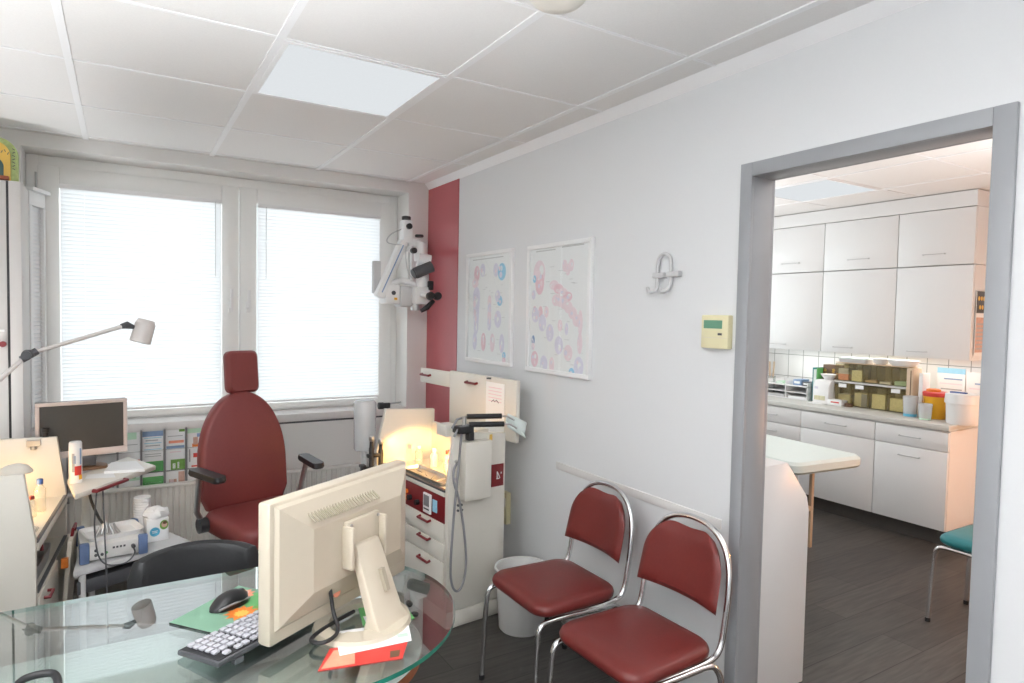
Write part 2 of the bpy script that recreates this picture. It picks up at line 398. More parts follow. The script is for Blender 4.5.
# ------------------------------------------------------------------ window blinds
def blind(x0, x1, label, wand):
    t = thing('window_blind', label, 'blind', (0, 4.425, 0), 0, 'venetian blinds in the window')
    MB().bx(x0, x1, -.012, .016, 2.178, 2.203).build('headrail', 'white', t, bevel=.003)
    b = MB(); a = R(-62); N = 57
    for i in range(N):
        z = 2.166-.0218*i
        P = []
        for q in (-1, -.4, .4, 1):
            s_ = q*.0125; h_ = .0018*(1-q*q)
            P.append((s_*math.cos(a)-h_*math.sin(a), z+s_*math.sin(a)+h_*math.cos(a)))
        for j in range(3):
            v = [b.bm.verts.new(p) for p in ((x0+.004, P[j][0], P[j][1]), (x1-.004, P[j][0], P[j][1]), (x1-.004, P[j+1][0], P[j+1][1]), (x0+.004, P[j+1][0], P[j+1][1]))]
            b._f(v)
    bmesh.ops.remove_doubles(b.bm, verts=b.bm.verts, dist=1e-5)
    b.build('slats', 'slat', t)
    MB().bx(x0, x1, -.010, .012, .912, .926).build('bottom_rail', 'white', t, bevel=.003)
    b = MB()
    for q in (.14, .5, .86): b.cyl((x0+(x1-x0)*q, -.0125, .92), (x0+(x1-x0)*q, -.0125, 2.18), .0007, n=6)
    b.build('ladder_cord', 'white', t)
    b = MB(); b.cyl((wand, -.02, 1.72), (wand, -.018, 2.185), .002, n=8); b.build('tilt_wand', 'pale_grey', t)
    return t
blind(-.298, .538, 'closed white venetian blind in the left window sash, behind the bent lamp arm', .50)
blind(.750, 1.575, 'closed white venetian blind in the right window sash beside the microscope', .80)

# ------------------------------------------------------------------ radiator
t = thing('radiator', 'white ribbed panel radiator on the wall under the window', 'radiator', (0, 4.16, 0))
P = []; x = -.25; N = 62
for i in range(N):
    xx = x+i*.0315
    P += [(xx, 0, 0), (xx+.019, 0, 0), (xx+.0225, .008, 0), (xx+.028, .008, 0)]
b = MB(); b.prism([(p[0], p[1], .13) for p in P]+[(x+N*.0315, .042, .13), (x, .042, .13)], (0, 0, .355)); b.build('front_panel', 'radiator', t)
MB().bx(x-.01, x+N*.0315+.01, -.006, .042, .484, .502).build('top_cover', 'radiator', t, bevel=.004)
b = MB()
for xx in (0, 1.4): b.bx(xx, xx+.04, .042, .089, .2, .42)
b.build('wall_bracket', 'radiator', t)

# ------------------------------------------------------------------ ceiling light, detector
def ceil_light(x0, x1, y0, y1, label):
    t = thing('ceiling_light', label, 'ceiling light', ((x0+x1)/2, (y0+y1)/2, CZ), 0, 'square ceiling light panels')
    dx, dy = (x1-x0)/2, (y1-y0)/2
    b = MB(); b.bx(-dx, dx, -dy, -dy+.018, -.006, 0); b.bx(-dx, dx, dy-.018, dy, -.006, 0); b.bx(-dx, -dx+.018, -dy+.018, dy-.018, -.006, 0); b.bx(dx-.018, dx, -dy+.018, dy-.018, -.006, 0)
    b.build('frame', 'grid_white', t); MB().bx(-dx+.018, dx-.018, -dy+.018, dy-.018, -.003, 0).build('diffuser', 'diffuser', t)
    return t
ceil_light(.473, 1.072, 2.290, 2.912, 'square light panel set in the ceiling in front of the window')
ceil_light(3.875, 4.485, 2.512, 3.122, 'square light panel in the ceiling of the next room, seen through the doorway')
t = thing('smoke_detector', 'round cream smoke detector on the ceiling at the top of the photo', 'smoke detector', (1.04, 1.50, CZ))
MB().lathe([(.092, 0), (.092, -.012), (.086, -.022)], n=40).build('base_ring', 'ivory', t)
MB().lathe([(.078, -.02), (.078, -.034), (.066, -.046), (.03, -.05)], n=40).build('cover', 'unit_white', t)

# ------------------------------------------------------------------ posters, hook, thermostat, socket
rs = random.Random(3)
def poster(name, label, y0, y1, z0, z1, marks, hdr):
    t = thing(name, label, 'poster', (W, (y0+y1)/2, (z0+z1)/2), 0, 'framed medical charts on the wall')
    dy, dz = (y1-y0)/2, (z1-z0)/2; f = .022
    b = MB(); b.bx(-.022, 0, -dy, dy, dz-f, dz); b.bx(-.022, 0, -dy, dy, -dz, -dz+f); b.bx(-.022, 0, -dy, -dy+f, -dz+f, dz-f); b.bx(-.022, 0, dy-f, dy, -dz+f, dz-f)
    b.build('picture_frame', 'white', t, bevel=.002)
    b = MB(); b.use('paper'); b.bx(-.010, -.004, -dy+f, dy-f, -dz+f, dz-f)
    for mi_, (u, v, ru, rv, mm) in enumerate(marks):                                 # u to the right as seen, v up, in half sizes
        b.use(mm); b.prism([(-.0104-.00004*mi_, -u*dy+ru*math.cos(a), v*dz+rv*math.sin(a)) for a in [2*math.pi*i/18 for i in range(18)]], (.0006, 0, 0))
        for q in range(4):
            b.use(('paper', mm, 'lilac', 'pink')[q]); oy, oz = rs.uniform(-.5, .5)*ru, rs.uniform(-.5, .5)*rv; k1 = rs.uniform(.15, .4)
            b.prism([(-.0122-.00002*mi_-.0002*q, -u*dy+oy+ru*k1*math.cos(a), v*dz+oz+rv*k1*math.sin(a)) for a in [2*math.pi*i/9 for i in range(9)]], (.0001, 0, 0))
    b.use('pale_grey')
    for (u0, u1, v) in hdr: b.bx(-.0105, -.0095, -u1*dy, -u0*dy, v*dz-.003, v*dz+.003)
    for q in range(26):
        yy, zz = rs.uniform(-.8, .6)*dy, rs.uniform(-.85, .75)*dz; b.bx(-.0103, -.0095, yy, yy+rs.uniform(.02, .045), zz, zz+.0022)
    b.build('chart_print', 'paper', t)
    MB().bx(-.0165, -.0155, -dy+f, dy-f, -dz+f, dz-f).build('front_pane', 'picture_glass', t)
    return t
rs = random.Random(3)
mk = [(-.55, .62, .035, .05, 'rose'), (-.62, .45, .04, .03, 'pink'), (-.28, .68, .03, .04, 'lilac'), (.30, .66, .03, .04, 'lilac'), (.55, .62, .045, .05, 'sky_blue')]
mk += [(-.55, .2-.13*i, .045-.004*i, .06, 'lilac') for i in range(5)] + [(.05, .1-.13*i, .022, .04, q) for i, q in enumerate(('pink', 'lilac', 'pink', 'lilac'))]
mk += [(.48, .12, .03, .03, 'sky_blue'), (.42, -.2, .04, .05, 'lilac'), (.4, .2, .03, .035, 'lilac')]
mk += [(-.6+.4*i, -.62, .028, .055, q) for i, q in enumerate(('lilac', 'rose', 'pink', 'lilac'))] + [(.7, -.82, .018, .02, 'sky_blue'), (.7, -.9, .018, .016, 'rose')]
poster('wall_chart', 'smaller framed chart with pale lilac drawings beside the red wall stripe', 3.062, 3.612, 1.226, 1.890, mk, [(-.75, .6, .88)])
mk = [(-.62, .55, .055, .07, 'pink'), (-.6, .40, .04, .06, 'rose'), (-.78, .47, .015, .02, 'sky_blue'), (-.8, .22, .018, .025, 'lilac')]
mk += [(.2+.1*i, .64-.06*(i % 2), .02, .03, 'pink') for i in range(3)] + [(-.12+.14*i, .36-.06*i, .04, .025, 'rose' if i % 2 else 'pink') for i in range(4)]
mk += [(-.05+.13*i, .13-.012*i*i, .035, .03, 'pink') for i in range(6)]
mk += [(-.75+.2*i, -.05, .02, .03, q) for i, q in enumerate(('rose', 'rose', 'pink'))]
mk += [(-.72, -.1, .035, .04, 'lilac'), (-.48, -.22, .035, .045, 'lilac'), (-.22, -.37, .034, .045, 'lilac'), (.07, -.55, .036, .046, 'lilac'), (.36, -.65, .036, .04, 'pink'), (.68, -.84, .038, .05, 'lilac')]
mk += [(-.78, -.5, .015, .025, 'mid_blue'), (-.78, -.6, .015, .02, 'pink'), (-.72, -.8, .034, .042, 'rose'), (-.4, -.86, .034, .044, 'lilac'), (-.14, -.86, .022, .04, 'pink')]
mk += [(.1, -.25, .02, .03, 'pink'), (.3, -.3, .015, .03, 'lilac'), (.7, -.2, .018, .06, 'pink'), (.7, -.5, .02, .05, 'pink'), (.48, -.93, .022, .022, 'sky_blue'), (.48, -.985, .022, .012, 'rose')]
poster('wall_chart', 'larger framed chart with pink and lilac round drawings, the nearer to the coat hook', 2.355, 2.902, 1.222, 1.884, mk, [(-.75, -.1, .90), (.1, .75, .92)])
t = thing('coat_hook', 'white metal double coat hook screwed to the wall above the thermostat', 'coat hook', (W, 1.89, 1.69))
MB().tube([(-.032, .074, -.05), (-.034, .066, -.066), (-.032, .05, -.068), (-.018, .037, -.058), (-.015, .037, -.03), (-.015, .037, .05), (-.015, .026, .076), (-.015, 0, .086), (-.015, -.026, .076), (-.015, -.037, .05), (-.015, -.037, -.03), (-.020, -.036, -.054), (-.034, -.026, -.068), (-.038, -.008, -.068), (-.038, -.002, -.054)], .0078, smooth=2).build('hook_rod', 'pale_grey', t)
b = MB(); b.bx(-.026, 0, -.008, .058, -.012, .010); b.bx(-.026, 0, -.086, -.020, -.010, .012); b.build('mounting_bar', 'pale_grey', t, bevel=.005)
t = thing('thermostat', 'ivory wall thermostat with a green display beside the doorway', 'thermostat', (W, 1.615, 1.471))
MB().bx(-.028, 0, -.062, .062, -.061, .061).build('housing', 'ivory', t, bevel=.005)
MB().bx(-.0295, -.027, -.036, .048, .012, .042).build('display', 'lcd_green', t)
b = MB().bx(-.0295, -.027, -.036, -.018, -.012, -.004); b.build('button', 'dark_grey', t)
b = MB().bx(-.0287, -.027, -.058, .055, -.022, -.0205); b.build('flap_seam', 'unit_edge', t)
t = thing('wall_socket', 'beige cable box low on the wall behind the waste bin', 'socket', (W, 3.085, .425))
MB().bx(-.03, 0, -.03, .03, -.09, .09).build('box', 'ivory', t, bevel=.004)
MB().bx(-.034, -.028, -.02, .02, .01, .06).build('cover', 'unit_white', t, bevel=.002)

# ------------------------------------------------------------------ tall cabinet, ornament
t = thing('tall_cabinet', 'tall off-white cabinet with dark door gap in the left corner by the window', 'cabinet', (-.42, 3.95, 0))
MB().bx(-.56, 0, .02, .29, 0, 2.125).build('carcass', 'cabinet_beige', t, bevel=.003)
for x0, x1 in ((-.56, -.058), (-.048, 0)):
    d = MB().bx(x0, x1, -.004, .02, .06, 2.12).build('door', 'cabinet_beige', t, bevel=.002)
    if x0 < -.5:
        b = MB(); b.cyl((-.075, -.006, 1.33), (-.075, -.03, 1.33), .014); b.build('knob', 'red_plastic', d)
        b = MB(); b.bx(-.10, -.07, -.012, -.003, 1.39, 1.40); b.build('handle', 'white', d)
MB().bx(-.058, -.048, .0, .018, .06, 2.12).build('door_gap', 'black', t)
t = thing('painted_ornament', 'painted yellow arch ornament with a dark teal niche on top of the tall cabinet', 'ornament', (-.513, 3.985, 2.126))
def arch(r, z0, h, y0, y1, m_, n=20):
    P = [(-r, y0, z0)]+[(r*math.cos(math.pi-math.pi*i/n), y0, z0+h+r*1.05*math.sin(math.pi*i/n)) for i in range(n+1)]+[(r, y0, z0)]
    return MB().prism(P, (0, y1-y0, 0))
arch(.078, .0, .125, .012, .05, 'moss').build('rim', 'moss', t)
arch(.062, .0, .120, -.006, .012, 'gold').build('arch_front', 'gold', t, loc=(-.012, 0, 0))
arch(.036, .022, .045, -.012, -.005, 'deep_teal').build('niche', 'deep_teal', t, loc=(-.012, 0, 0))
MB().bx(-.07, .045, -.022, .03, 0, .020).build('base', 'rust', t, bevel=.003)
b = MB()
for i in range(7):
    b.box((.062, .011, .06+.016*i), (.012, .004, .003), ry=R(30*(-1)**i)); b.box((-.03+.012*i, -.007, .13+.006*(i % 3)), (.003, .003, .012), ry=R(25*(-1)**i))
b.build('painted_mark', 'dark_grey', t)

# ------------------------------------------------------------------ bent lamp
t = thing('arm_lamp', 'white jointed arm lamp with a small cup head, reaching in front of the window blind', 'lamp', (0, 0, 0))
j0 = (-.60, 3.12, 1.02); j1 = (-.327, 3.245, 1.322); j2 = (.012, 3.365, 1.438)
MB().tube([j0, (-.49, 3.17, 1.142), j1], .009).build('lower_arm', 'lamp_white', t)
MB().tube([j1, j2], .0085).build('upper_arm', 'lamp_white', t)
b = MB(); b.ball(j1, .024, 1, .7, .8); b.cyl((-.333, 3.22, 1.318), (-.333, 3.27, 1.318), .017); b.tube([(-.35, 3.236, 1.30), (-.30, 3.254, 1.334)], .015); b.build('joint', 'dark_grey', t)
b = MB(); b.tube([(-.005, 3.36, 1.434), (.018, 3.368, 1.44), (.045, 3.38, 1.43)], [.011, .017, .009]); b.build('joint', 'dark_grey', t)
h0 = Vector((.095, 3.395, 1.462)); h1 = Vector((.068, 3.385, 1.360)); d = (h1-h0).normalized()
b = MB(); b.cyl(h0, h0+d*.018, .034, .042, n=28); b.cyl(h0+d*.018, h1, .042, .044, n=28, cap=False); b.cyl(h1, h1-d*.09, .041, .039, n=28); b.build('lamp_shade', 'lamp_white', t)
b = MB(); b.bx(-.64, -.56, 3.08, 3.16, .975, 1.03); b.build('clamp', 'dark_grey', t, bevel=.004)

# ------------------------------------------------------------------ treatment unit on the left
AL = R(-4)
t = thing('treatment_unit', 'cream treatment unit with warm lit open top and red handles at the left edge', 'treatment unit', (-.268, 2.79, 0), AL)
prof = [(-.45, .06), (0, .06), (0, .68), (-.032, .925), (-.45, .93)]
b = MB(); b.prism([(x_, 0, z_) for x_, z_ in prof], (0, .026, 0)); p = b.build('side_panel', 'unit_white', t, bevel=.004)
b = MB(); b.cyl((-.12, -.004, .885), (-.12, .0, .885), .018, n=24); b.build('bolt', 'steel', p)
b = MB(); b.prism([(x_, .68, z_+(.012 if z_ > .9 else 0)) for x_, z_ in prof], (0, .026, 0)); p = b.build('side_panel', 'unit_white', t, bevel=.004)
b = MB(); b.bx(-.14, -.09, .664, .68, .905, .93); b.cyl((-.115, .672, .89), (-.115, .672, .905), .012); b.build('hinge', 'steel', p)
b = MB(); b.bx(-.45, -.43, .026, .68, .06, .93); b.bx(-.43, 0, .026, .68, .06, .10); b.build('carcass', 'unit_white', t)
b = MB(); b.bx(-.43, -.004, .026, .68, .645, .668); b.build('counter', 'unit_white', t)
b = MB(); b.bx(-.010, .004, .026, .68, .668, .674); b.build('counter_edge', 'dark_grey', t, bevel=.002)
b = MB(); b.bx(-.012, .006, .026, .68, .640, .667); b.build('lip', 'unit_white', t, bevel=.003)
b = MB(); b.bx(-.43, -.004, .026, .68, .465, .485); b.build('shelf', 'unit_white', t)
b = MB(); b.bx(-.010, .003, .026, .68, .485, .490); b.build('shelf_edge', 'dark_grey', t)
b = MB(); b.bx(-.018, .004, .03, .43, .12, .464); d = b.build('drawer', 'unit_white', t, bevel=.003)
b = MB(); b.tube([(.004, .12, .43), (.022, .12, .43), (.022, .19, .43), (.004, .19, .43)], .006); b.build('drawer_handle', 'red_plastic', d)
b = MB(); b.prism([(.0, .46, .10), (.014, .46, .10), (.050, .46, .53), (.032, .46, .53)], (0, .215, 0)); d = b.build('tilt_door', 'unit_edge', t, bevel=.003)
b = MB(); b.tube([(.04, .52, .525), (.045, .52, .56), (.045, .60, .56), (.04, .60, .525)], .006); b.build('door_handle', 'red_plastic', d)
b = MB(); b.bx(.012, .036, .44, .46, .42, .46); b.build('orange_latch', 'orange', d); 
b = MB(); b.bx(-.43, -.26, .026, .68, .668, .80); b.build('back_step', 'unit_white', t, bevel=.004)
b = MB(); b.lathe([(.055, 0), (.055, .006), (.04, .026), (.015, .036)], (-.13, .42, .845), 32); b.cyl((-.28, .42, .80), (-.15, .42, .87), .012); b.build('lamp_shade', 'unit_white', t)
b = MB(); b.ball((-.13, .42, .825), .026); b.build('bulb', 'warm_bulb', t)
lo = bulb('treatment_lamp', (-.268-.11, 2.79+.39, .775), .02, 2.0, (1, .58, .22))
def loc_l(x_, y_, z_): 
    return (-.268+x_*math.cos(AL)-y_*math.sin(AL), 2.79+x_*math.sin(AL)+y_*math.cos(AL), z_)
# bottles, trays standing in it
def bottle(label, loc, r, h, glass, cap, cat='bottle', group=None, name='bottle', liquid=None):
    t = thing(name, label, cat, loc, 0, group)
    MB().lathe([(r*.9, 0), (r, .004), (r, h*.68), (r*.5, h*.80), (r*.5, h*.86)], n=20).build('body', glass, t)
    MB().lathe([(r*.58, h*.84), (r*.58, h*.98), (r*.5, h)], n=16).build('cap', cap, t)
    return t
bottle('glass bottle with a blue cap in the lit left treatment unit', loc_l(-.06, .46, .669), .020, .135, 'clear_plastic', 'blue')
bottle('tall amber bottle nearest the lamp in the lit left treatment unit', loc_l(-.14, .36, .669), .026, .15, 'frosted', 'unit_white')
for i, (x_, y_, q) in enumerate(((-.10, .22, 'nearest of the three red-capped vials in the left treatment unit'), (-.085, .30, 'middle one of the three red-capped vials in the left treatment unit'), (-.075, .385, 'farthest of the three red-capped vials in the left treatment unit'))):
    bottle(q, loc_l(x_, y_, .669), .016, .085, 'clear_plastic', 'red_plastic', 'vial', 'red-capped vials in the left unit', 'vial')
t = thing('glass_dish', 'shallow round glass dish on the lit top of the left treatment unit', 'dish', loc_l(-.06, .13, .669))
MB().lathe([(.035, 0), (.05, .022), (.047, .022), (.033, .004)], n=28).build('bowl', 'clear_plastic', t)
t = thing('instrument_tray', 'metal instrument tray with red handles on the shelf of the left unit', 'tray', loc_l(-.09, .25, .493), AL)
b = MB(); b.loft([rounded(-.07, .07, -.14, .14, .02, 0), rounded(-.078, .078, -.148, .148, .022, .06), rounded(-.074, .074, -.144, .144, .022, .06), rounded(-.066, .066, -.136, .136, .02, .004)]); b.build('pan', 'steel', t)
b = MB(); b.tube([(-.03, -.15, .055), (-.03, -.16, .085), (.05, -.16, .085), (.05, -.15, .055)], .007); b.build('handle', 'red_plastic', t)
b = MB(); b.tube([(-.03, .05, .06), (-.03, .05, .095), (.06, .05, .095), (.06, .05, .06)], .007); b.build('handle', 'red_plastic', t)
t = thing('control_knob', 'small black stub standing on the far panel of the left treatment unit', 'knob', loc_l(-.075, .693, .938))
MB().lathe([(.012, 0), (.012, .02), (.015, .022), (.015, .038), (.012, .04)], n=18).build('knob_body', 'black', t)

# ------------------------------------------------------------------ swivel tray with monitor
t = thing('swivel_tray', 'cream swivel tray with red grip carrying the black monitor under the window', 'shelf', (0, 0, .735))
P = [(-.212, 3.40, 0), (-.168, 3.10, 0), (.135, 3.517, 0), (.02, 3.79, 0)]
MB().prism(P, (0, 0, .024)).build('tray_board', 'unit_white', t, bevel=.005)
b = MB(); a = Vector((-.168, 3.10, .012)); c_ = Vector((.135, 3.517, .012)); e = (c_-a).normalized(); nn = Vector((e.y, -e.x, 0))*.016
q0 = a+e*.10; q1 = a+e*.29; b.tube([q0, q0+nn, q1+nn, q1], .008); b.build('grip', 'red_plastic', t)
b = MB(); b.cyl((-.15, 3.56, -.30), (-.15, 3.56, 0), .018); b.cyl((-.15, 3.56, -.28), (-.24, 3.515, -.28), .02); b.build('swivel_post', 'unit_white', t)
t = thing('flat_monitor', 'small dark flat monitor with pale pink-grey bezel on the swivel tray', 'monitor', (-.160, 3.555, .7592), R(9))
b = MB(); b.bx(-.178, .178, .0, .028, .068, .325); b.build('rear_housing', 'dark_grey', t, bevel=.006)
b = MB(); b.bx(-.178, .178, -.014, .0, .308, .325); b.bx(-.178, .178, -.014, .0, .068, .098); b.bx(-.178, -.162, -.014, .0, .098, .308); b.bx(.162, .178, -.014, .0, .098, .308); b.build('bezel', 'screen_bezel', t, bevel=.003)
MB().bx(-.162, .162, -.008, 0, .098, .308).build('screen', 'screen', t)
MB().bx(-.05, .05, -.02, .028, .02, .068).build('neck', 'dark_grey', t, bevel=.006)
MB().loft([rounded(-.03, .10, -.02, .08, .035, 0), rounded(-.03, .10, -.02, .08, .035, .012), rounded(-.02, .07, .0, .06, .025, .024)]).build('foot', 'brown', t)
t = thing('spray_can', 'white spray can with red and yellow print on the swivel tray', 'spray can', (-.176, 3.315, .760))
MB().lathe([(.0235, 0), (.0245, .004), (.0245, .135)], n=28).build('can', 'white', t)
MB().lathe([(.0245, .135), (.0240, .172), (.021, .178)], n=28).build('cap', 'white', t)
b = MB()
def patch(b, r, a0, a1, z0, z1, n=6):
    A = [b.bm.verts.new((r*math.cos(R(a0+(a1-a0)*i/n)), r*math.sin(R(a0+(a1-a0)*i/n)), z0)) for i in range(n+1)]
    B = [b.bm.verts.new((r*math.cos(R(a0+(a1-a0)*i/n)), r*math.sin(R(a0+(a1-a0)*i/n)), z1)) for i in range(n+1)]
    for i in range(n): b._f([A[i], A[i+1], B[i+1], B[i]])
b.use('red_bright'); patch(b, .0249, -95, -30, .035, .075); b.use('yellow'); patch(b, .0250, -60, -20, .015, .035); b.use('mid_blue'); patch(b, .0249, -50, -32, .08, .15); patch(b, .0249, -110, -85, .085, .12); b.use('print_grey'); patch(b, .0249, -120, -95, .05, .13)
b.build('label_print', 'white', t)
def sheet(name, label, pts, z, th, m_='paper', cat='paper', extra=None, group=None):
    cx = sum(p[0] for p in pts)/len(pts); cy = sum(p[1] for p in pts)/len(pts)
    b = MB(); b.use(m_); b.prism([(p[0]-cx, p[1]-cy, 0) for p in pts], (0, 0, th))
    if extra:
        for mm, q in extra:
            b.use(mm); b.prism([(p[0]-cx, p[1]-cy, th) for p in q], (0, 0, .0005))
    o = b.build(name, m_, loc=(cx, cy, z), smooth=False); return tag(o, label, cat, group)
sheet('paper_stack', 'thick stack of white paper on the swivel tray, in front of the monitor', [(-.075, 3.43), (.085, 3.40), (.055, 3.60), (-.05, 3.615)], .7595, .012)
sheet('loose_sheet', 'loose white sheet lying under the paper stack by the spray can', [(-.145, 3.37), (-.03, 3.34), (-.04, 3.44), (-.14, 3.45)], .7592, .0006)

# ------------------------------------------------------------------ trolley and what stands on it
TA = R(24)
t = thing('side_trolley', 'low grey-white trolley between radiator and black chair, carrying the light source', 'trolley', (0, 0, 0))
TP = [(-.176, 3.075), (.262, 3.264), (.130, 3.575), (-.160, 3.575)]
ins = lambda d, z: [(x_+(d if x_ < 0 else -d), y_+(d if y_ < 3.4 else -d), z) for x_, y_ in TP]
MB().prism(ins(0, .425), (0, 0, .024)).build('top_board', 'pale_grey', t, bevel=.006)
MB().prism(ins(.02, .10), (0, 0, .02)).build('lower_board', 'pale_grey', t, bevel=.004)
MB().prism(ins(.012, .345), (0, 0, .055)).build('dark_drawer', 'dark_grey', t, bevel=.004)
for x_, y_ in [p[:2] for p in ins(.03, 0)]:
    MB().cyl((x_, y_, .05), (x_, y_, .426), .013).build('post', 'pale_grey', t)
    MB().cyl((x_-.011, y_, .028), (x_+.011, y_, .028), .0275).build('caster', 'dark_grey', t)
DA = R(6)
t = thing('light_source', 'flat white device with blue corner feet and front sockets on the low trolley', 'device', (-.150, 3.150, .450), DA)
b = MB(); b.bx(0, .235, 0, .27, .010, .072); b.build('case', 'device_white', t, bevel=.003)
for x_ in (-.008, .205):
    for y_ in (-.008, .25): MB().bx(x_, x_+.036, y_, y_+.03, 0, .085).build('corner_foot', 'device_blue', t, bevel=.006)
b = MB()
for i in range(14): b.bx(.02+.004*i*3.6, .026+.004*i*3.6, .17, .26, .072, .0735)
b.build('vent_slots', 'mid_grey', t)
b = MB()
for x_, z_ in ((.05, .03), (.05, .05), (.072, .03)): b.cyl((x_, .0, z_), (x_, -.004, z_), .006, n=14)
for i in range(4): b.bx(.11+.013*i, .118+.013*i, -.002, 0, .047, .055)
b.cyl((.185, 0, .045), (.185, -.018, .045), .008, n=14)
b.build('socket', 'dark_grey', t)
MB().cyl((.088, 0, .035), (.088, -.004, .035), .005, n=14).build('green_lamp', 'green', t)
c0 = Vector((-.150+.185*math.cos(DA), 3.150+.185*math.sin(DA), .495))
t2 = tag(MB().tube([c0+Vector((0, -.018, 0)), c0+Vector((.01, -.05, -.02)), c0+Vector((-.03, -.06, -.06)), c0+Vector((-.12, -.06, -.045)), c0+Vector((-.14, -.02, .08)), c0+Vector((-.135, .0, .20)), c0+Vector((-.13, .045, .25))], .0032, smooth=3).build('cable', 'dark_grey'), 'black cable hanging from the swivel tray, looped into the light source', 'cable')
tag(MB().tube([(-.075, 3.215, .735), (-.07, 3.14, .62), (-.06, 3.05, .40), (-.055, 3.02, .05)], .003, smooth=3).build('cable', 'dark_grey'), 'straight black cable hanging from the red grip down past the light source', 'cable')
tag(MB().tube([(-.13, 3.40, .735), (-.13, 3.36, .68), (-.095, 3.30, .60), (-.085, 3.42, .54)], .006, smooth=3).build('cable', 'black'), 'thick black cable under the left end of the swivel tray', 'cable')
t = thing('instrument_dish', 'white plastic dish of metal instruments on top of the light source', 'dish', (-.055, 3.29, .5235), R(14))
MB().loft([rounded(-.085, .105, -.075, .075, .02, 0), rounded(-.10, .12, -.088, .088, .024, .02), rounded(-.094, .114, -.082, .082, .022, .02), rounded(-.08, .10, -.07, .07, .02, .004)]).build('tray_body', 'white', t)
for i in range(5):
    o = MB().tube([(0, 0, 0), (.012, .004, .02+.006*(i % 2)), (.018, .010, .045)], [.007, .006, .004]).build('ear_speculum', 'steel', loc=(-.105+.022*i, 3.262+.012*(i % 3), .528), rz=R(40*i))
    tag(o, ('leftmost', 'second from the left', 'middle', 'second from the right', 'rightmost')[i]+' of five small metal instruments standing in the white dish', 'instrument', 'metal instruments in the dish')
t = thing('cup_stack', 'tall stack of white plastic cups on the trolley beside the tissue box', 'cups', (.075, 3.455, .450))
b = MB()
for i in range(9): b.lathe([(.028, .012*i), (.034, .012*i+.075), (.036, .012*i+.077), (.036, .012*i+.082)], n=28)
b.build('cups', 'white', t)
t = thing('tissue_box', 'white tissue box with a round blue seal and tissues sticking out', 'tissue box', (.128, 3.355, .450), R(8))
MB().bx(-.045, .045, -.04, .04, 0, .105).build('carton', 'paper', t, bevel=.002)
b = MB(); rr = random.Random(5)
b.lathe([(.040, .100), (.052, .118), (.046, .135), (.036, .142), (.014, .150)], n=22); 
for v in b.bm.verts: v.co += Vector((rr.uniform(-.007, .007), rr.uniform(-.007, .007), rr.uniform(-.006, .006)))
b.build('tissue', 'paper', t)
b = MB(); b.use('cyan'); b.prism([(-.012+.021*math.cos(a), -.0402, .045+.021*math.sin(a)) for a in [2*math.pi*i/24 for i in range(24)]], (0, -.0006, 0))
b.use('leaf_green'); b.prism([(.026+.018*math.cos(a), -.0402, .072+.022*math.sin(a)) for a in [2*math.pi*i/24 for i in range(24)]], (0, -.0004, 0))
b.use('skin_tone'); b.prism([(.027+.012*math.cos(a), -.0405, .074+.014*math.sin(a)) for a in [2*math.pi*i/24 for i in range(24)]], (0, -.0006, 0))
b.use('brown'); b.prism([(.029+.009*math.cos(a), -.0412, .082+.007*math.sin(a)) for a in [2*math.pi*i/16 for i in range(16)]], (0, -.0004, 0))
b.use('paper'); b.bx(-.024, 0, -.0412, -.0405, .047, .050); b.bx(-.022, -.002, -.0412, -.0405, .040, .043)
b.build('printed_front', 'paper', t)

# ------------------------------------------------------------------ brochures in wall racks
def rack(x0, x1, label):
    t = thing('brochure_rack', label, 'brochure rack', ((x0+x1)/2, YW, .44), 0, 'brochure racks under the window sill')
    h = (x1-x0)/2
    MB().bx(-h, h, -.004, 0, 0, .375).build('back_plate', 'pale_grey', t)
    for s_ in (-1, 1): MB().bx(s_*h-.002, s_*h+.002, -.045, 0, 0, .375).build('side_wall', 'mid_grey', t)
    for i in range(3): MB().bx(-h+.002, h-.002, -.012-.010*(3-i), -.004, .125*i, .125*i+.003).build('ledge', 'clear_plastic', t)
    return t
xs = [(-.262, -.146), (-.144, -.030), (-.026, .086), (.090, .205), (.209, .318), (.322, .435)]
RL = ['first brochure rack from the left, behind the flat monitor', 'second brochure rack from the left, behind the swivel tray', 'third brochure rack from the left, just right of the flat monitor', 'fourth brochure rack, its top leaflet with a blue header', 'fifth brochure rack, with a green garden picture leaflet', 'rightmost brochure rack, half hidden by the red examination chair']
for (a, b_), q in zip(xs, RL): rack(a, b_, q)
def leaflet(col, tier, label, parts):
    x0, x1 = xs[col]; h = (x1-x0)/2-.005; z0 = (.0, .125, .25)[tier]+.4435; hh = (.118, .125, .128)[tier]
    b = MB(); b.use('paper'); y0 = YW-.030+.008*tier; b.bx(-h, h, 0, .003, 0, hh)
    for mm, u0, u1, v0, v1 in parts:
        b.use(mm); b.bx(-h+2*h*u0, -h+2*h*u1, -.0006, 0, hh*v0, hh*v1)
    o = b.build('leaflet', 'paper', loc=((x0+x1)/2, y0-.0, z0), smooth=False)
    o.rotation_euler = (R(-3), 0, 0)
    tag(o, label, 'leaflet', 'leaflets in the wall racks'); return o
txt = lambda v: ('print_grey', .1, .9, v, v+.03)
leaflet(0, 2, 'white leaflet in the top tier behind the flat monitor', [txt(.4), txt(.3)])
leaflet(1, 2, 'pale leaflet in the top tier of the rack behind the monitor edge', [('mid_blue', 0, 1, .7, 1)])
leaflet(1, 0, 'white leaflet in the bottom tier under the swivel tray', [txt(.6), txt(.5), txt(.4)])
leaflet(2, 2, 'white leaflet with a mint green square beside the flat monitor', [('pale_green', .3, .85, .55, .9), txt(.3)])
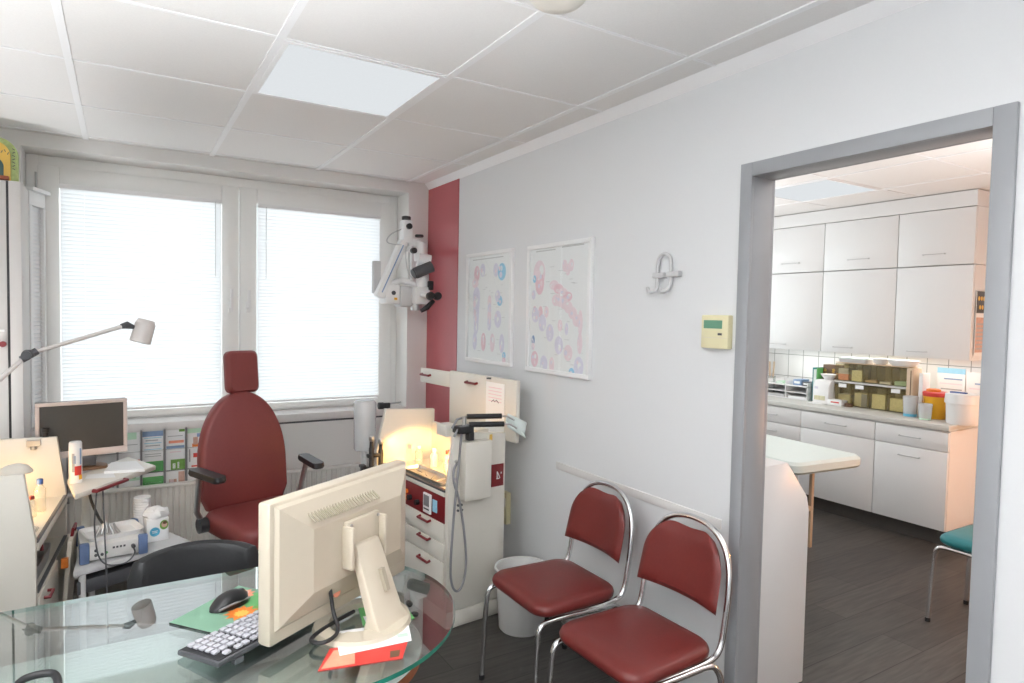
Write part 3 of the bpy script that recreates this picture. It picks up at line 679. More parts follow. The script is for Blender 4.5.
leaflet(2, 1, 'leaflet with a red band just above the paper stack', [('red_bright', .2, 1, .25, .62), ('paper', .5, .9, .38, .46)])
leaflet(2, 0, 'white leaflet with a pale green sweep in the bottom tier under the tray tip', [('pale_green', 0, 1, .72, .86), ('green', 0, .8, .82, .90), ('print_grey', .1, .9, .25, .40)])
leaflet(3, 2, 'leaflet with a blue picture header and two boxed text panels', [('mid_blue', 0, 1, .62, 1), ('sky_blue', .08, .92, .30, .33), ('sky_blue', .08, .92, .54, .57), ('print_grey', .15, .75, .42, .46), ('print_grey', .15, .85, .18, .22), ('sky_blue', .08, .92, .02, .05)])
leaflet(3, 1, 'leaflet with white top and green block in the middle tier of the fourth rack', [('green', .1, 1, 0, .48), txt(.8), txt(.7)])
leaflet(3, 0, 'all green leaflet in the bottom tier of the fourth rack', [('green', 0, 1, 0, .82), ('pale_green', .1, .9, .5, .55), ('pale_green', .1, .7, .3, .34)])
leaflet(4, 2, 'white leaflet with an orange headline stripe and small landscape picture', [('salmon', .15, .95, .24, .36), ('mid_blue', .02, .98, -.2, .12), ('leaf_green', .7, 1, .75, .98), txt(.55)])
leaflet(4, 1, 'leaflet with a green garden picture in its middle', [('leaf_green', .25, 1, .0, .48), ('paper', .35, .5, .05, .3), ('paper', .6, .7, .05, .35), ('rose', .2, .8, .82, .85)])
leaflet(4, 0, 'leaflet with two portrait pictures in the bottom tier of the fifth rack', [('skin_tone', .15, .55, .1, .6), ('skin_tone', .65, .98, .1, .95), ('pink', .18, .4, .35, .6)])
leaflet(5, 2, 'leaflet with mint header and a seated figure beside the red examination chair', [('pale_green', 0, 1, .65, .98), ('mid_blue', .5, .9, .45, .62), ('skin_tone', .3, .55, .1, .45), ('orange', .25, .6, 0, .15)])
leaflet(5, 1, 'leaflet with red framed corner behind the left chair armrest', [('dark_grey', .1, .14, .3, .9), ('red_bright', .2, .9, .05, .12), ('red_bright', .3, .8, .5, .7)])
leaflet(5, 0, 'leaflet with magenta edge in the bottom tier of the rightmost rack', [('rose', .5, .9, .2, .5), txt(.7)])

# ------------------------------------------------------------------ red examination chair
t = thing('examination_chair', 'dark red upholstered examination chair with headrest and black armrests by the window', 'chair', (.575, 3.14, 0), R(17))
def cushion(x0, x1, y0, y1, z0, z1, r, e=.02):
    b = MB(); b.loft([rounded(x0+e, x1-e, y0+e, y1-e, r, z0), rounded(x0+e*.3, x1-e*.3, y0+e*.3, y1-e*.3, r, z0+e*.35), rounded(x0, x1, y0, y1, r, z0+e), rounded(x0, x1, y0, y1, r, z1-e), rounded(x0+e*.3, x1-e*.3, y0+e*.3, y1-e*.3, r, z1-e*.35), rounded(x0+e, x1-e, y0+e, y1-e, r, z1)]); return b
cushion(-.225, .225, -.25, .20, .485, .585, .07, .03).build('seat', 'wine_vinyl', t)
def backshape(b, wb, wm, h, th, n=40, e=.018):
    # outline in x-z, lofted through the thickness along y; straight sides that narrow into an elliptic crown
    def ring(off, y):
        P = []
        for i in range(n+1):
            a = math.pi*i/n; x_ = math.cos(a)*(wm-off); z_ = h*.36+math.sin(a)**.92*(h*.64-off); P.append((x_, y, z_))
        P += [(-(wb-off)*.99, y, h*.12), (-(wb-off-.03), y, off), ((wb-off-.03), y, off), ((wb-off)*.99, y, h*.12)]
        return P
    b.loft([ring(e, -th/2), ring(e*.3, -th/2+e*.35), ring(0, -th/2+e), ring(0, th/2-e), ring(e*.3, th/2-e*.35), ring(e, th/2)])
    return b
b = backshape(MB(), .212, .212, .555, .085); bk = b.build('backrest', 'wine_vinyl', t, loc=(.006, .222, .560)); bk.rotation_euler = (R(-7), 0, 0)
b = MB(); b.loft([rounded(-.08, .08, -.105, .105, .03, z_) if abs(z_) < .02 else rounded(-.068, .068, -.093, .093, .025, z_) for z_ in (-.034, -.018, .018, .034)])
hd = b.build('headrest', 'wine_vinyl', t, loc=(.024, .308, 1.208)); hd.rotation_euler = (R(84), 0, R(2))
b = MB(); b.bx(-.025, .025, -.006, .006, -.18, .02); o = b.build('headrest_bar', 'white', t, loc=(.024, .325, 1.13)); o.rotation_euler = (R(-7), 0, 0)
for s_ in (-1, 1):
    b = MB(); b.loft([rounded(-.026, .026, -.16, .05, .02, 0), rounded(-.030, .030, -.165, .055, .022, .010), rounded(-.028, .028, -.16, .05, .02, .028)])
    a = b.build('armrest', 'black', t, loc=(s_*.262-.015, .07, .775 if s_ < 0 else .760)); a.rotation_euler = (R(3), 0, R(-8 if s_ > 0 else 10))
    b = MB(); b.tube([(s_*.235, .13, .54), (s_*.255-.015, .12, .60), (s_*.262-.02, .06, .777 if s_ < 0 else .762)], .013); b.build('armrest_post', 'steel', t)
    b = MB(); b.cyl((s_*.225, .12, .535), (s_*.262, .12, .535), .034, n=24); b.build('pivot_knob', 'black', t)
MB().lathe([(.045, .12), (.045, .47)], n=28).build('column', 'chrome', t)
MB().lathe([(.29, .0), (.29, .02), (.22, .045), (.06, .07), (.06, .12)], n=40).build('base', 'white', t)
MB().bx(-.16, .16, -.16, .16, .455, .486).build('seat_plate', 'dark_grey', t)

# ------------------------------------------------------------------ black office chair behind the desk
t = thing('office_chair', 'black leather office chair with low curved back behind the glass desk', 'chair', (.205, 2.30, 0), R(-4))
rings = []; NS = 25
for i in range(NS):
    s_ = -1+2*i/(NS-1); a = s_*R(60); Rr = .205
    cx, cy = Rr*math.sin(a), -.06+Rr*math.cos(a)*.62-.10+.10
    nx, ny = math.sin(a), math.cos(a); top = .738-.03*s_*s_-(.035 if abs(s_) > .97 else 0); bot = .47+.05*s_*s_; th = .026
    P = []
    for j in range(12):
        q = 2*math.pi*j/12; dz = math.sin(q); dn = math.cos(q)
        zc = (top+bot)/2; hh = (top-bot)/2
        zz = zc+hh*math.copysign(abs(dz)**.35, dz); k2 = th*math.copysign(abs(dn)**.6, dn)
        P.append((cx+nx*k2, cy+ny*k2, zz))
    rings.append(P)
b = MB(); b.loft(rings); b.build('backrest', 'black_leather', t)
cushion(-.21, .21, -.26, .13, .40, .475, .08, .025).build('seat', 'black_leather', t)
b = MB(); b.tube([(0, .09, .40), (0, .14, .42), (0, .135, .55)], .02); b.build('back_support', 'black', t)
MB().cyl((0, -.05, .09), (0, -.05, .40), .025).build('gas_column', 'black', t)
for i in range(5):
    a = 2*math.pi*i/5+.3
    MB().tube([(0, -.05, .11), (.26*math.cos(a), -.05+.26*math.sin(a), .07)], [.024, .015]).build('base_leg', 'black', t)
    MB().cyl((.26*math.cos(a)-.012, -.05+.26*math.sin(a), .028), (.26*math.cos(a)+.012, -.05+.26*math.sin(a), .028), .028).build('caster', 'black', t)

# ------------------------------------------------------------------ glass desk
t = thing('glass_desk', 'glass topped desk with round end and pale board under the glass', 'desk', (0, 0, 0))
def dshape(x0, cx, cy, r, z, n=40): return [(x0, cy-r, z)]+[(cx+r*math.cos(R(-90+180*i/n)), cy+r*math.sin(R(-90+180*i/n)), z) for i in range(n+1)]+[(x0, cy+r, z)]
b = MB(); b.use('desk_glass'); b.prism(dshape(-.98, .395, 1.63, .377, .739), (0, 0, .011), 'glass_edge'); b.build('glass_top', None, t, smooth=False)
b = MB(); b.use('desk_board'); b.prism(dshape(-.98, .395, 1.58, .272, .655), (0, 0, .025), 'wood_edge'); bd = b.build('board', None, t, smooth=False)
b = MB(); b.lathe([(.030, 0), (.030, .003), (.022, .003), (.022, 0)], (.36, 1.385, .6802), 28); b.build('cable_grommet', 'pale_grey', bd)
for x_, y_ in ((.48, 1.70), (.42, 1.42), (-.7, 1.75), (-.7, 1.42)): MB().cyl((x_, y_, .68), (x_, y_, .739), .018).build('spacer', 'chrome', t)
for x_ in (.25, -.75): MB().bx(x_-.03, x_+.03, 1.40, 1.76, .02, .655).build('leg', 'pale_grey', t, bevel=.005)
for x_ in (.25, -.75): MB().bx(x_-.035, x_+.035, 1.34, 1.82, 0, .022).build('foot', 'mid_grey', t, bevel=.004)

# on the desk
DZ = .7505
t = thing('computer_monitor', 'cream flat computer monitor seen from behind on the glass desk', 'monitor', (.471, 1.58, 0), R(31.8))
hw, z0, z1 = .247, .782, 1.100
b = MB(); b.bx(-hw, hw, -.016, .022, z0, z1); b.build('front_shell', 'cream', t, bevel=.007)
def rect(x0, x1, y, za, zb): return [(x0, y, za), (x1, y, za), (x1, y, zb), (x0, y, zb)]
b = MB(); b.loft([rect(-hw+.012, hw-.012, -.015, z0+.03, z1-.008), rect(-hw+.018, hw-.018, -.026, z0+.04, z1-.014), rect(-hw+.095, hw-.075, -.052, z0+.095, z1-.075)], cap=True); sh = b.build('rear_shell', 'cream', t, crisp=8)
b = MB()
for i in range(24):
    x_ = -.155+.0098*i; b.box((x_, -.0405, z1-.0440), (.0042, .004, .048), rx=R(-57), ry=R(0))
b.build('vent_slots', 'cream_dark', sh)
b = MB(); b.bx(-hw+.012, hw-.012, .0221, .0235, z0+.02, z1-.012); b.build('screen', 'screen', t)
b = MB(); b.bx(-.055, .065, -.067, -.05, .915, 1.015); m_ = b.build('mount_plate', 'cream', t, bevel=.006)
b = MB()
for x_ in (-.045, .055):
    for z_ in (.925, 1.005): b.cyl((x_, -.067, z_), (x_, -.070, z_), .004, n=10)
b.build('screw', 'steel', m_)
for s_ in (-.060, .062): MB().bx(s_, s_+.012, -.085, -.05, .90, 1.005).build('hinge_cheek', 'cream', t, bevel=.005)
b = MB(); b.loft([[(-.038, -.078, .955), (.048, -.078, .955), (.048, -.060, .955), (-.038, -.060, .955)],
                  [(-.040, -.088, .93), (.050, -.088, .93), (.050, -.062, .93), (-.040, -.062, .93)],
                  [(-.042, -.142, .785), (.062, -.142, .785), (.062, -.112, .785), (-.042, -.112, .785)],
                  [(-.046, -.165, .752), (.075, -.165, .752), (.075, -.105, .752), (-.046, -.105, .752)]]); nk = b.build('stand_neck', 'cream', t, bevel=.005)
MB().box((.018, -.1185, .862), (.013, .012, .055), rx=R(-20)).build('neck_slot', 'cream_dark', nk)
b = MB(); n_ = 44; ro = (.125, .115); ri = (.088, .075); c0 = (-.005, -.072)
rings = []
for i in range(n_):
    a = 2*math.pi*i/n_; ca, sa = math.cos(a), math.sin(a)
    wd = .0 if sa > -.2 else .012
    rings.append([(c0[0]+ro[0]*ca, c0[1]+ro[1]*sa, DZ), (c0[0]+(ro[0]-.004)*ca, c0[1]+(ro[1]-.004)*sa, DZ+.012), (c0[0]+(ri[0]-wd)*ca, c0[1]+(ri[1]-wd)*sa, DZ+.014), (c0[0]+(ri[0]-wd)*ca, c0[1]+(ri[1]-wd)*sa, DZ)])
rings.append(rings[0]); b.loft(rings, cap=False); b.build('stand_base', 'cream', t)
MB().tube([(-.085, -.035, .875), (-.087, -.045, .84), (-.085, -.05, .80), (-.105, -.09, .775), (-.155, -.085, .768), (-.160, -.045, .766), (-.12, -.03, .765), (-.06, -.03, .766), (.0, -.04, .77)], .0048, smooth=3).build('video_cable', 'black', t)
MB().box((-.085, -.034, .872), (.022, .016, .03)).build('plug', 'black', t, bevel=.003)
MB().cyl((-.055, -.030, .838), (-.055, -.034, .838), .012, n=24).build('orange_sticker', 'salmon', t)
# papers under the stand
sheet('red_leaflet', 'red leaflet lying on the glass desk under the monitor stand', [(.352, 1.352), (.528, 1.312), (.572, 1.385), (.40, 1.432)], DZ, .0012, 'red_bright', 'leaflet', [('salmon', [(.36, 1.356), (.43, 1.342), (.45, 1.405), (.405, 1.418)]), ('brown', [(.505, 1.328), (.525, 1.324), (.537, 1.348), (.515, 1.353)])])
sheet('white_leaflet', 'white printed sheet half on the red leaflet under the monitor stand', [(.41, 1.388), (.575, 1.372), (.602, 1.462), (.43, 1.50)], DZ+.0018, .001, 'paper', 'paper', [('print_grey', [(.43, 1.46), (.50, 1.445), (.505, 1.452), (.435, 1.467)]), ('pale_green', [(.55, 1.40), (.575, 1.395), (.58, 1.41), (.555, 1.415)])])
sheet('green_leaflet', 'green and pink leaflet behind the monitor stand on the glass', [(.50, 1.50), (.625, 1.475), (.632, 1.565), (.52, 1.60)], DZ, .001, 'green', 'leaflet', [('rose', [(.575, 1.52), (.622, 1.51), (.627, 1.56), (.58, 1.575)]), ('paper', [(.51, 1.505), (.57, 1.493), (.575, 1.53), (.515, 1.545)])])
# keyboard
t = thing('keyboard', 'black keyboard with pale grey keys on the desk in front of the monitor screen', 'keyboard', (.3236, 1.616, DZ), R(31))
b = MB(); b.prism([(-.222, -.068, .012), (.222, -.068, .012), (.222, .068, .004), (-.222, .068, .004)], (0, 0, .012)); b.build('body', 'dark_grey', t, bevel=.004)
b = MB(); b.prism([(-.216, -.062, .0242), (.216, -.062, .0242), (.216, .062, .0163), (-.216, .062, .0163)], (0, 0, .001)); b.build('deck', 'black', t)
b = MB()
for r_ in range(6):
    yk = -.052+.0195*r_+(.004 if r_ else 0)
    zk = .0262-.0078*(yk+.062)/.124
    xk = -.206
    while xk < .20:
        wk = .0150
        if r_ in (0,) and rs.random() < .2: xk += .01
        if -.134 < xk < -.128: xk += .004
        if r_ == 5 and -.02 < xk < .1: wk = .0165*6
        b.box((xk+wk/2, yk, zk+.003), (wk, .0138, .006)); xk += wk+.0042
b.build('keys', 'key_grey', t, bevel=.0012, seg=1)
for x_ in (-.17, .17):
    MB().box((x_, -.062, .006), (.024, .018, .013)).build('tilt_foot', 'dark_grey', t, bevel=.002)
# mouse on its mat
ang = math.atan2(.63, .78); e1 = Vector((math.cos(ang), math.sin(ang), 0)); e2 = Vector((e1.y, -e1.x, 0)); o0 = Vector((.093, 1.738, 0))
b = MB(); b.use('mat_green'); cx = o0+e1*.115+e2*.095
b.prism([tuple(Vector(p)) for p in ((-.115, -.095, 0), (.115, -.095, 0), (.115, .095, 0), (-.115, .095, 0))], (0, 0, .0035), 'black')
def blob(b, mm, x_, y_, rx_, ry_, z_, jag=0, n=22):
    b.use(mm); b.prism([(x_+rx_*(1-jag*(i % 2))*math.cos(2*math.pi*i/n), y_+ry_*(1-jag*(i % 2))*math.sin(2*math.pi*i/n), z_) for i in range(n)], (0, 0, .0002))
blob(b, 'leaf_green', .02, -.055, .05, .02, .0036); blob(b, 'green', .06, .0, .04, .05, .0036); blob(b, 'orange', -.01, -.03, .042, .045, .0038, .35); blob(b, 'salmon', .065, .045, .045, .035, .0038, .25); blob(b, 'pink', .07, .05, .028, .02, .0040, .2); blob(b, 'gold', -.012, -.032, .02, .02, .0040, .3)
tag(b.build('mouse_mat', None, loc=(cx.x, cx.y, DZ), rz=ang, smooth=False), 'green mouse mat with an orange flower print on the glass desk', 'mouse mat')
t = thing('computer_mouse', 'black computer mouse on the green flowered mat', 'mouse', (.232, 1.765, DZ+.0045), R(25))
b = MB(); rings = []
for i in range(13):
    q = -1+2*i/12; x_ = q*.052; ww = .030*math.sqrt(max(.02, 1-abs(q)**2.6)); hh = .036*max(.08, (1-abs((q-.15)/1.15)**2.4))
    rings.append([(x_, ww*math.copysign(abs(math.cos(a))**.8, math.cos(a)), hh*max(0, math.sin(a))**.8) for a in [math.pi*j/10 for j in range(11)]])
b.loft(rings); b.build('shell', 'black', t)
MB().tube([(-.045, -.028, .010), (-.01, -.0305, .014), (.045, -.020, .010)], .003).build('side_strip', 'mid_grey', t)
MB().cyl((.034, -.004, .024), (.034, .004, .024), .009).build('scroll_wheel', 'dark_grey', t)
# black looped handle of a bag at the near desk edge
t = thing('carrying_case', 'black case on the desk at the lower left corner, only its looped handle in view', 'case', (-.150, 1.50, DZ))
MB().tube([(-.038, -.07, -.0+.012), (-.038, .0, .018), (-.033, .05, .024), (-.018, .066, .028), (.022, .064, .028), (.034, .048, .024), (.040, .0, .018), (.040, -.07, .012)], .0075, smooth=2).build('handle', 'black', t)
MB().bx(-.10, .10, -.30, -.07, .0, .05).build('body', 'black_leather', t, bevel=.012)

# ------------------------------------------------------------------ treatment station on the right
AS = R(5.6); F0 = (1.316, 2.723)
def loc_s(x_, y_, z_): return (F0[0]+x_*math.cos(AS)-y_*math.sin(AS), F0[1]+x_*math.sin(AS)+y_*math.cos(AS), z_)
t = thing('treatment_station', 'white treatment station with warm lit open top and red control panel by the wall', 'treatment unit', (F0[0], F0[1], 0), AS)
SW = .74; SD = .335
prof = [(0, .085), (SD, .085), (SD, .925), (.03, .955), (0, .70)]
b = MB(); b.prism([(x_, 0, z_) for x_, z_ in prof], (0, .028, 0)); sp = b.build('side_panel', 'unit_white', t, bevel=.005)
b = MB(); b.prism([(x_, SW-.028, z_) for x_, z_ in prof[:2]+[(SD, .955), (.02, .975), (-.05, .68), (-.02, .60)]], (0, .028, 0)); b.build('side_panel', 'unit_white', t, bevel=.005)
b = MB(); b.bx(.002, SD, .002, SW-.002, .0, .083); b.build('plinth', 'unit_white', t, bevel=.008)
b = MB(); b.bx(.01, SD-.01, .028, SW-.028, .085, .50); b.build('carcass', 'unit_white', t)
b = MB(); b.bx(SD-.02, SD, .028, SW-.028, .5, .88); b.build('back_panel', 'unit_white', t)
b = MB(); b.bx(.004, SD-.02, .028, SW-.028, .648, .662); b.build('counter', 'unit_white', t)
b = MB(); b.bx(-.004, .02, .03, SW-.03, .662, .672); b.build('counter_edge', 'dark_grey', t, bevel=.002)
b = MB(); b.bx(-.003, .02, .03, SW-.03, .640, .662); b.build('lip', 'unit_white', t, bevel=.003)
cp = MB().bx(-.002, .012, .03, SW-.03, .510, .638).build('control_panel', 'red_plastic', t, bevel=.002)
MB().bx(-.006, -.001, .46, .54, .575, .625).build('display', 'dark_grey', cp, bevel=.001)
MB().bx(-.007, -.0055, .485, .505, .598, .612).build('display_glint', 'pale_grey', cp)
MB().bx(-.006, -.001, .455, .575, .530, .568).build('switch_plate', 'dark_grey', cp, bevel=.001)
for y_, z_ in ((.425, .585), (.405, .585), (.425, .555), (.40, .553)): MB().cyl((-.001, y_, z_), (-.012, y_, z_), .011, n=14).build('orange_button', 'orange', cp)
for y_, z_ in ((.365, .562), (.285, .555)): MB().cyl((-.001, y_, z_), (-.022, y_, z_), .014, n=18).build('knob', 'black', cp)
c2 = MB().box((-.012, .175, .578), (.010, .072, .098)).build('timer', 'white', cp, bevel=.002)
MB().box((-.018, .175, .592), (.002, .052, .054)).build('timer_display', 'mid_grey', c2)
MB().box((-.018, .175, .550), (.002, .05, .006)).build('timer_button', 'dark_grey', c2)
MB().box((-.006, .112, .578), (.004, .04, .06)).build('blue_card', 'sky_blue', cp)
for z0_, z1_, hz in ((.415, .508, .495), (.325, .41, .405), (.09, .32, .292)):
    d = MB().bx(-.004, .012, .03, SW-.03, z0_, z1_).build('drawer', 'unit_white', t, bevel=.002)
    b = MB(); b.tube([(-.004, .155, hz), (-.022, .155, hz-.004), (-.022, .255, hz-.004), (-.004, .255, hz)], .0065); b.build('drawer_handle', 'red_plastic', d)
bx_ = MB().bx(.062, .212, -.055, 0, .630, .910).build('holder_box', 'unit_white', sp, bevel=.004)
MB().cyl((.04, 0, .815), (.04, -.018, .815), .007).build('knob', 'steel', sp); MB().cyl((.04, 0, .73), (.04, -.012, .73), .007).build('knob', 'steel', sp)
for i, (x_, z_) in enumerate(((.055, .60), (.075, .60), (.055, .575), (.078, .575))): MB().cyl((x_, 0, z_), (x_, -.006, z_), .006, n=12).build('jack', 'dark_grey', sp)
rp = MB().bx(.248, .322, -.004, 0, .660, .772).build('red_plate', 'red_plastic', sp, bevel=.001)
b = MB(); b.bx(.280, .284, -.006, -.004, .700, .735); b.box((.292, -.005, .715), (.004, .002, .032), ry=R(-25)); b.box((.286, -.005, .699), (.018, .002, .004)); b.bx(.304, .309, -.006, -.004, .722, .730); b.build('white_symbol', 'white', rp)
MB().bx(.235, .25, -.003, 0, .895, .925).build('yellow_sticker', 'gold', sp)
MB().bx(.002, .07, .03, .12, .93, .985).build('small_box', 'unit_white', t, bevel=.003)
# handle rack on the near panel
hr = MB().bx(.03, .11, -.05, .02, .952, .985).build('handle_rack', 'black', sp, bevel=.004)
MB().bx(.085, .115, -.045, -.01, .915, .955).build('rack_block', 'black', sp, bevel=.003)
MB().cyl((.075, -.015, .985), (.075, -.015, 1.03), .010).build('rack_post', 'steel', sp)
# the open lid standing behind
ld = bpy.data.objects.new('lid', None); C.objects.link(ld); ld.parent = t
MB().bx(.405, .430, .01, .665, .86, 1.182).build('lid_panel', 'unit_white', ld, bevel=.004)
MB().bx(.405, .430, .665, 1.02, 1.082, 1.172).build('lid_arm', 'unit_white', ld, bevel=.004)
for y_, z_ in ((.37, 1.135), (.89, 1.135)):
    b = MB(); b.tube([(.405, y_, z_), (.388, y_, z_-.003), (.388, y_+.10, z_-.003), (.405, y_+.10, z_)], .007); b.build('lid_handle', 'red_plastic', ld)
MB().bx(SD-.01, .415, .25, .33, .70, .90).build('lid_hinge', 'unit_white', t)
b = MB(); b.cyl((.40, .25, 1.17), (.40, .25, 1.178), .014); b.build('lid_button', 'dark_grey', ld)
t_lamp = MB().cyl((.19, .04, .83), (.19, .075, .82), .028, .034, n=20).build('work_lamp', 'unit_white', t)
MB().ball((.19, .085, .818), .020).build('bulb', 'warm_bulb', t_lamp)
bulb('station_lamp', loc_s(.15, .14, .765), .02, 1.6, (1, .55, .2))
spot('station_lamp', loc_s(.17, .11, .835), loc_s(.19, .60, .60), 58, 36, (1, .52, .15))
# note on the lid
o = MB().bx(-.0015, 0, -.085, .085, -.16, .155).build('paper_note', 'paper', loc=loc_s(.4035, .195, 1.0), rz=AS, smooth=False); tag(o, 'white paper note with a scribble pinned on the raised lid', 'note')
o2 = MB().tube([(-.002, .03, .05), (-.002, .012, .062), (-.002, 0, .052), (-.002, -.015, .064), (-.002, -.035, .05)], .0018).build('scribble', 'dark_grey', o)
b = MB()
for i in range(5): b.bx(-.002, -.0014, -.06, .06, .125-.018*i, .129-.018*i)
b.build('print_lines', 'rose', o)
# two cable handpieces lying in the rack
for i, (x0, y_, z_, q) in enumerate(((.10, .0, 1.025, 'upper black handpiece lying across the top of the treatment station'), (.09, -.035, .992, 'lower black handpiece lying across the rack above the white holder box'))):
    t2 = thing('handpiece', q, 'handpiece', loc_s(x0, y_, z_), AS-R(24), 'black handpieces on the station rack')
    MB().tube([(0, 0, 0), (.17, 0, .0)], .013, n=16).build('grip', 'black', t2)
    MB().tube([(.17, 0, 0), (.20, 0, -.003), (.235, .0, -.022)], .004).build('tip', 'steel', t2)
    MB().tube([(0, 0, 0), (-.05, -.01, -.012), (-.075, -.03, -.05)], .006).build('cable_end', 'mid_grey', t2)
pts = [loc_s(*p) for p in ((.035, -.055, .955), (.022, -.055, .80), (.005, -.05, .60), (-.012, -.05, .36), (-.012, -.055, .26), (.012, -.06, .205), (.05, -.06, .22), (.075, -.06, .33), (.055, -.055, .52), (.028, -.05, .66), (.0, -.045, .73), (.01, -.03, .79), (.04, -.02, .815))]
tag(MB().tube(pts, .0058, smooth=3).build('cable', 'mid_grey'), 'grey cable hanging in a long loop down the side of the treatment station', 'cable')
t2 = thing('face_mask', 'pale blue cloth mask hanging off the handpiece tips on the station', 'mask', loc_s(.355, -.03, .985), AS+R(-10))
b = MB(); b.loft([[(.0, .012*math.sin(3*i/6)+.0*i, .045-.022*i/1.0) if False else (-.03+.02*i, .015*math.sin(i), .04-.010*i) for i in range(6)], [(-.03+.02*i, .02+.015*math.sin(i+.6), .0-.014*i) for i in range(6)], [(-.025+.02*i, .01+.012*math.sin(i), -.030-.012*i) for i in range(6)]], cap=False)
q = b.build('cloth', 'mint', t2); md = q.modifiers.new('thick', 'SOLIDIFY'); md.thickness = .004
# things in the lit well
bottle('red-lidded jar near the lamp in the lit station well', loc_s(.16, .24, .663), .028, .10, 'clear_plastic', 'red_bright', 'jar', 'red-lidded jars in the station', 'jar')
bottle('red-lidded jar farther from the lamp in the lit station well', loc_s(.22, .36, .663), .028, .12, 'clear_plastic', 'red_bright', 'jar', 'red-lidded jars in the station', 'jar')
bottle('clear bottle with pale cap at the back left of the lit station well', loc_s(.17, .60, .663), .022, .11, 'clear_plastic', 'white')
bottle('clear bottle with pale cap in the middle of the lit station well', loc_s(.21, .50, .663), .022, .105, 'frosted', 'white')
t2 = thing('metal_tray', 'shallow metal tray along the front of the lit station well', 'tray', loc_s(.085, .33, .663), AS)
MB().loft([rounded(-.05, .05, -.2, .2, .015, 0), rounded(-.058, .058, -.208, .208, .018, .02), rounded(-.054, .054, -.204, .204, .016, .02), rounded(-.047, .047, -.197, .197, .015, .003)]).build('pan', 'steel', t2)
for i in range(4):
    o = MB().tube([(-.03, 0, 0), (.0, .004, .002), (.04, 0, .003)], [.003, .0045, .002]).build('steel_probe', 'steel', loc=loc_s(.085, .21+.075*i, .672), rz=R(20+25*i)); tag(o, ('first', 'second', 'third', 'fourth')[i]+' slim steel probe from the near end of the metal tray', 'instrument', 'steel probes in the station tray')
# endoscope holder and tube at the far end
t2 = thing('endoscope_holder', 'black holder with two upright endoscope grips beside the lit station', 'holder', (1.172, 3.385, .60))
for x_, h_ in ((-.005, .21), (.048, .19)):
    g = MB().lathe([(.014, -.02), (.014, h_*.8), (.011, h_*.85), (.010, h_)], (x_, 0, 0), 18).build('endoscope_grip', 'black', t2)
    MB().lathe([(.012, h_), (.016, h_+.012), (.012, h_+.028)], (x_, 0, 0), 18).build('eyepiece', 'steel', g)
b = MB(); b.bx(-.065, .075, -.012, .012, .045, .07); b.bx(-.03, .06, -.012, .012, .12, .14); b.bx(-.07, -.04, -.02, .02, .07, .085); b.build('clamp_bar', 'black', t2, bevel=.003)
MB().cyl((-.055, 0, -.58), (-.055, 0, .05), .008).build('stand_rod', 'black', t2)
MB().lathe([(.06, -.60), (.06, -.585), (.02, -.575)], (-.055, 0, 0), 28).build('stand_foot', 'dark_grey', t2)
t2 = thing('disposal_tube', 'tall milky plastic tube standing behind the endoscope grips', 'tube', (1.20, 3.60, .72))
MB().lathe([(.058, 0), (.062, .01), (.064, .27), (.052, .288), (.030, .292)], n=32).build('tube_body', 'frosted', t2)
MB().cyl((0, 0, -.72), (0, 0, 0), .02).build('tube_stand', 'pale_grey', t2)
MB().lathe([(.06, -.72), (.06, -.70), (.02, -.69)], n=28).build('tube_foot', 'pale_grey', t2)
t2 = thing('clamp_arm', 'short black clamp with a knob on a rod beside the milky tube', 'clamp', (1.335, 3.60, 0))
MB().cyl((0, 0, .0), (0, 0, .985), .007).build('rod', 'dark_grey', t2)
b = MB(); b.bx(-.045, .015, -.012, .012, .955, .985); b.cyl((-.055, 0, .97), (-.025, 0, .97), .02); b.build('clamp_head', 'black', t2, bevel=.002)
MB().cyl((.0, 0, .978), (.085, 0, .985), .005).build('side_rod', 'steel', t2)
MB().lathe([(.06, 0), (.06, .015), (.012, .02)], n=24).build('foot', 'dark_grey', t2)

# ------------------------------------------------------------------ microscope on its arm in the window corner
t = thing('wall_microscope', 'white surgical microscope on a jointed arm beside the red wall stripe', 'microscope', (1.57, 4.0, 0))
MB().bx(.16, .28, .215, .25, 1.70, 2.02).build('wall_plate', 'white', t, bevel=.006)
MB().tube([(.22, .22, 1.95), (.12, .12, 1.96), (.05, .02, 1.95)], .028, n=14).build('wall_arm', 'white', t)
MB().bx(-.005, .065, -.04, .04, 1.975, 2.125).build('pivot_head', 'white', t, bevel=.012)
MB().lathe([(.030, 2.13), (.030, 2.148), (.024, 2.152)], (.03, 0, 0), 24).build('top_cap', 'black', t)
MB().cyl((.032, -.04, 2.082), (.032, -.058, 2.082), .019, n=20).build('brake_knob', 'black', t)
a0 = Vector((.01, -.01, 1.985)); a1 = Vector((-.165, -.03, 1.615)); d = (a1-a0)
b = MB(); n1 = Vector((.9, 0, -.42)).normalized()*.029; y1 = Vector((0, .035, 0))
b.loft([[a0-n1-y1, a0+n1-y1, a0+n1+y1, a0-n1+y1], [a1-n1-y1, a1+n1-y1, a1+n1+y1, a1-n1+y1]]); sa = b.build('spring_arm', 'white', t, bevel=.010)
b = MB(); s0 = a0-n1*.1-y1*1.03; s1 = a1-n1*.1-y1*1.03; b.tube([s0+d*.08, s0+d*.92], .004); b.build('blue_stripe', 'mid_blue', sa)
MB().bx(-.185, -.135, .01, .05, 1.64, 1.85).build('rear_link', 'pale_grey', t, bevel=.006)
MB().tube([(-.02, -.04, 2.06), (-.10, -.05, 2.02), (-.13, -.05, 1.965), (-.06, -.05, 1.955), (0, -.04, 1.96)], .004, smooth=2).build('cable_loop', 'pale_grey', t)
MB().tube([(.01, -.05, 1.95), (.0, -.07, 1.86), (.02, -.07, 1.77), (.06, -.06, 1.74)], .004, smooth=2).build('cable_loop', 'pale_grey', t)
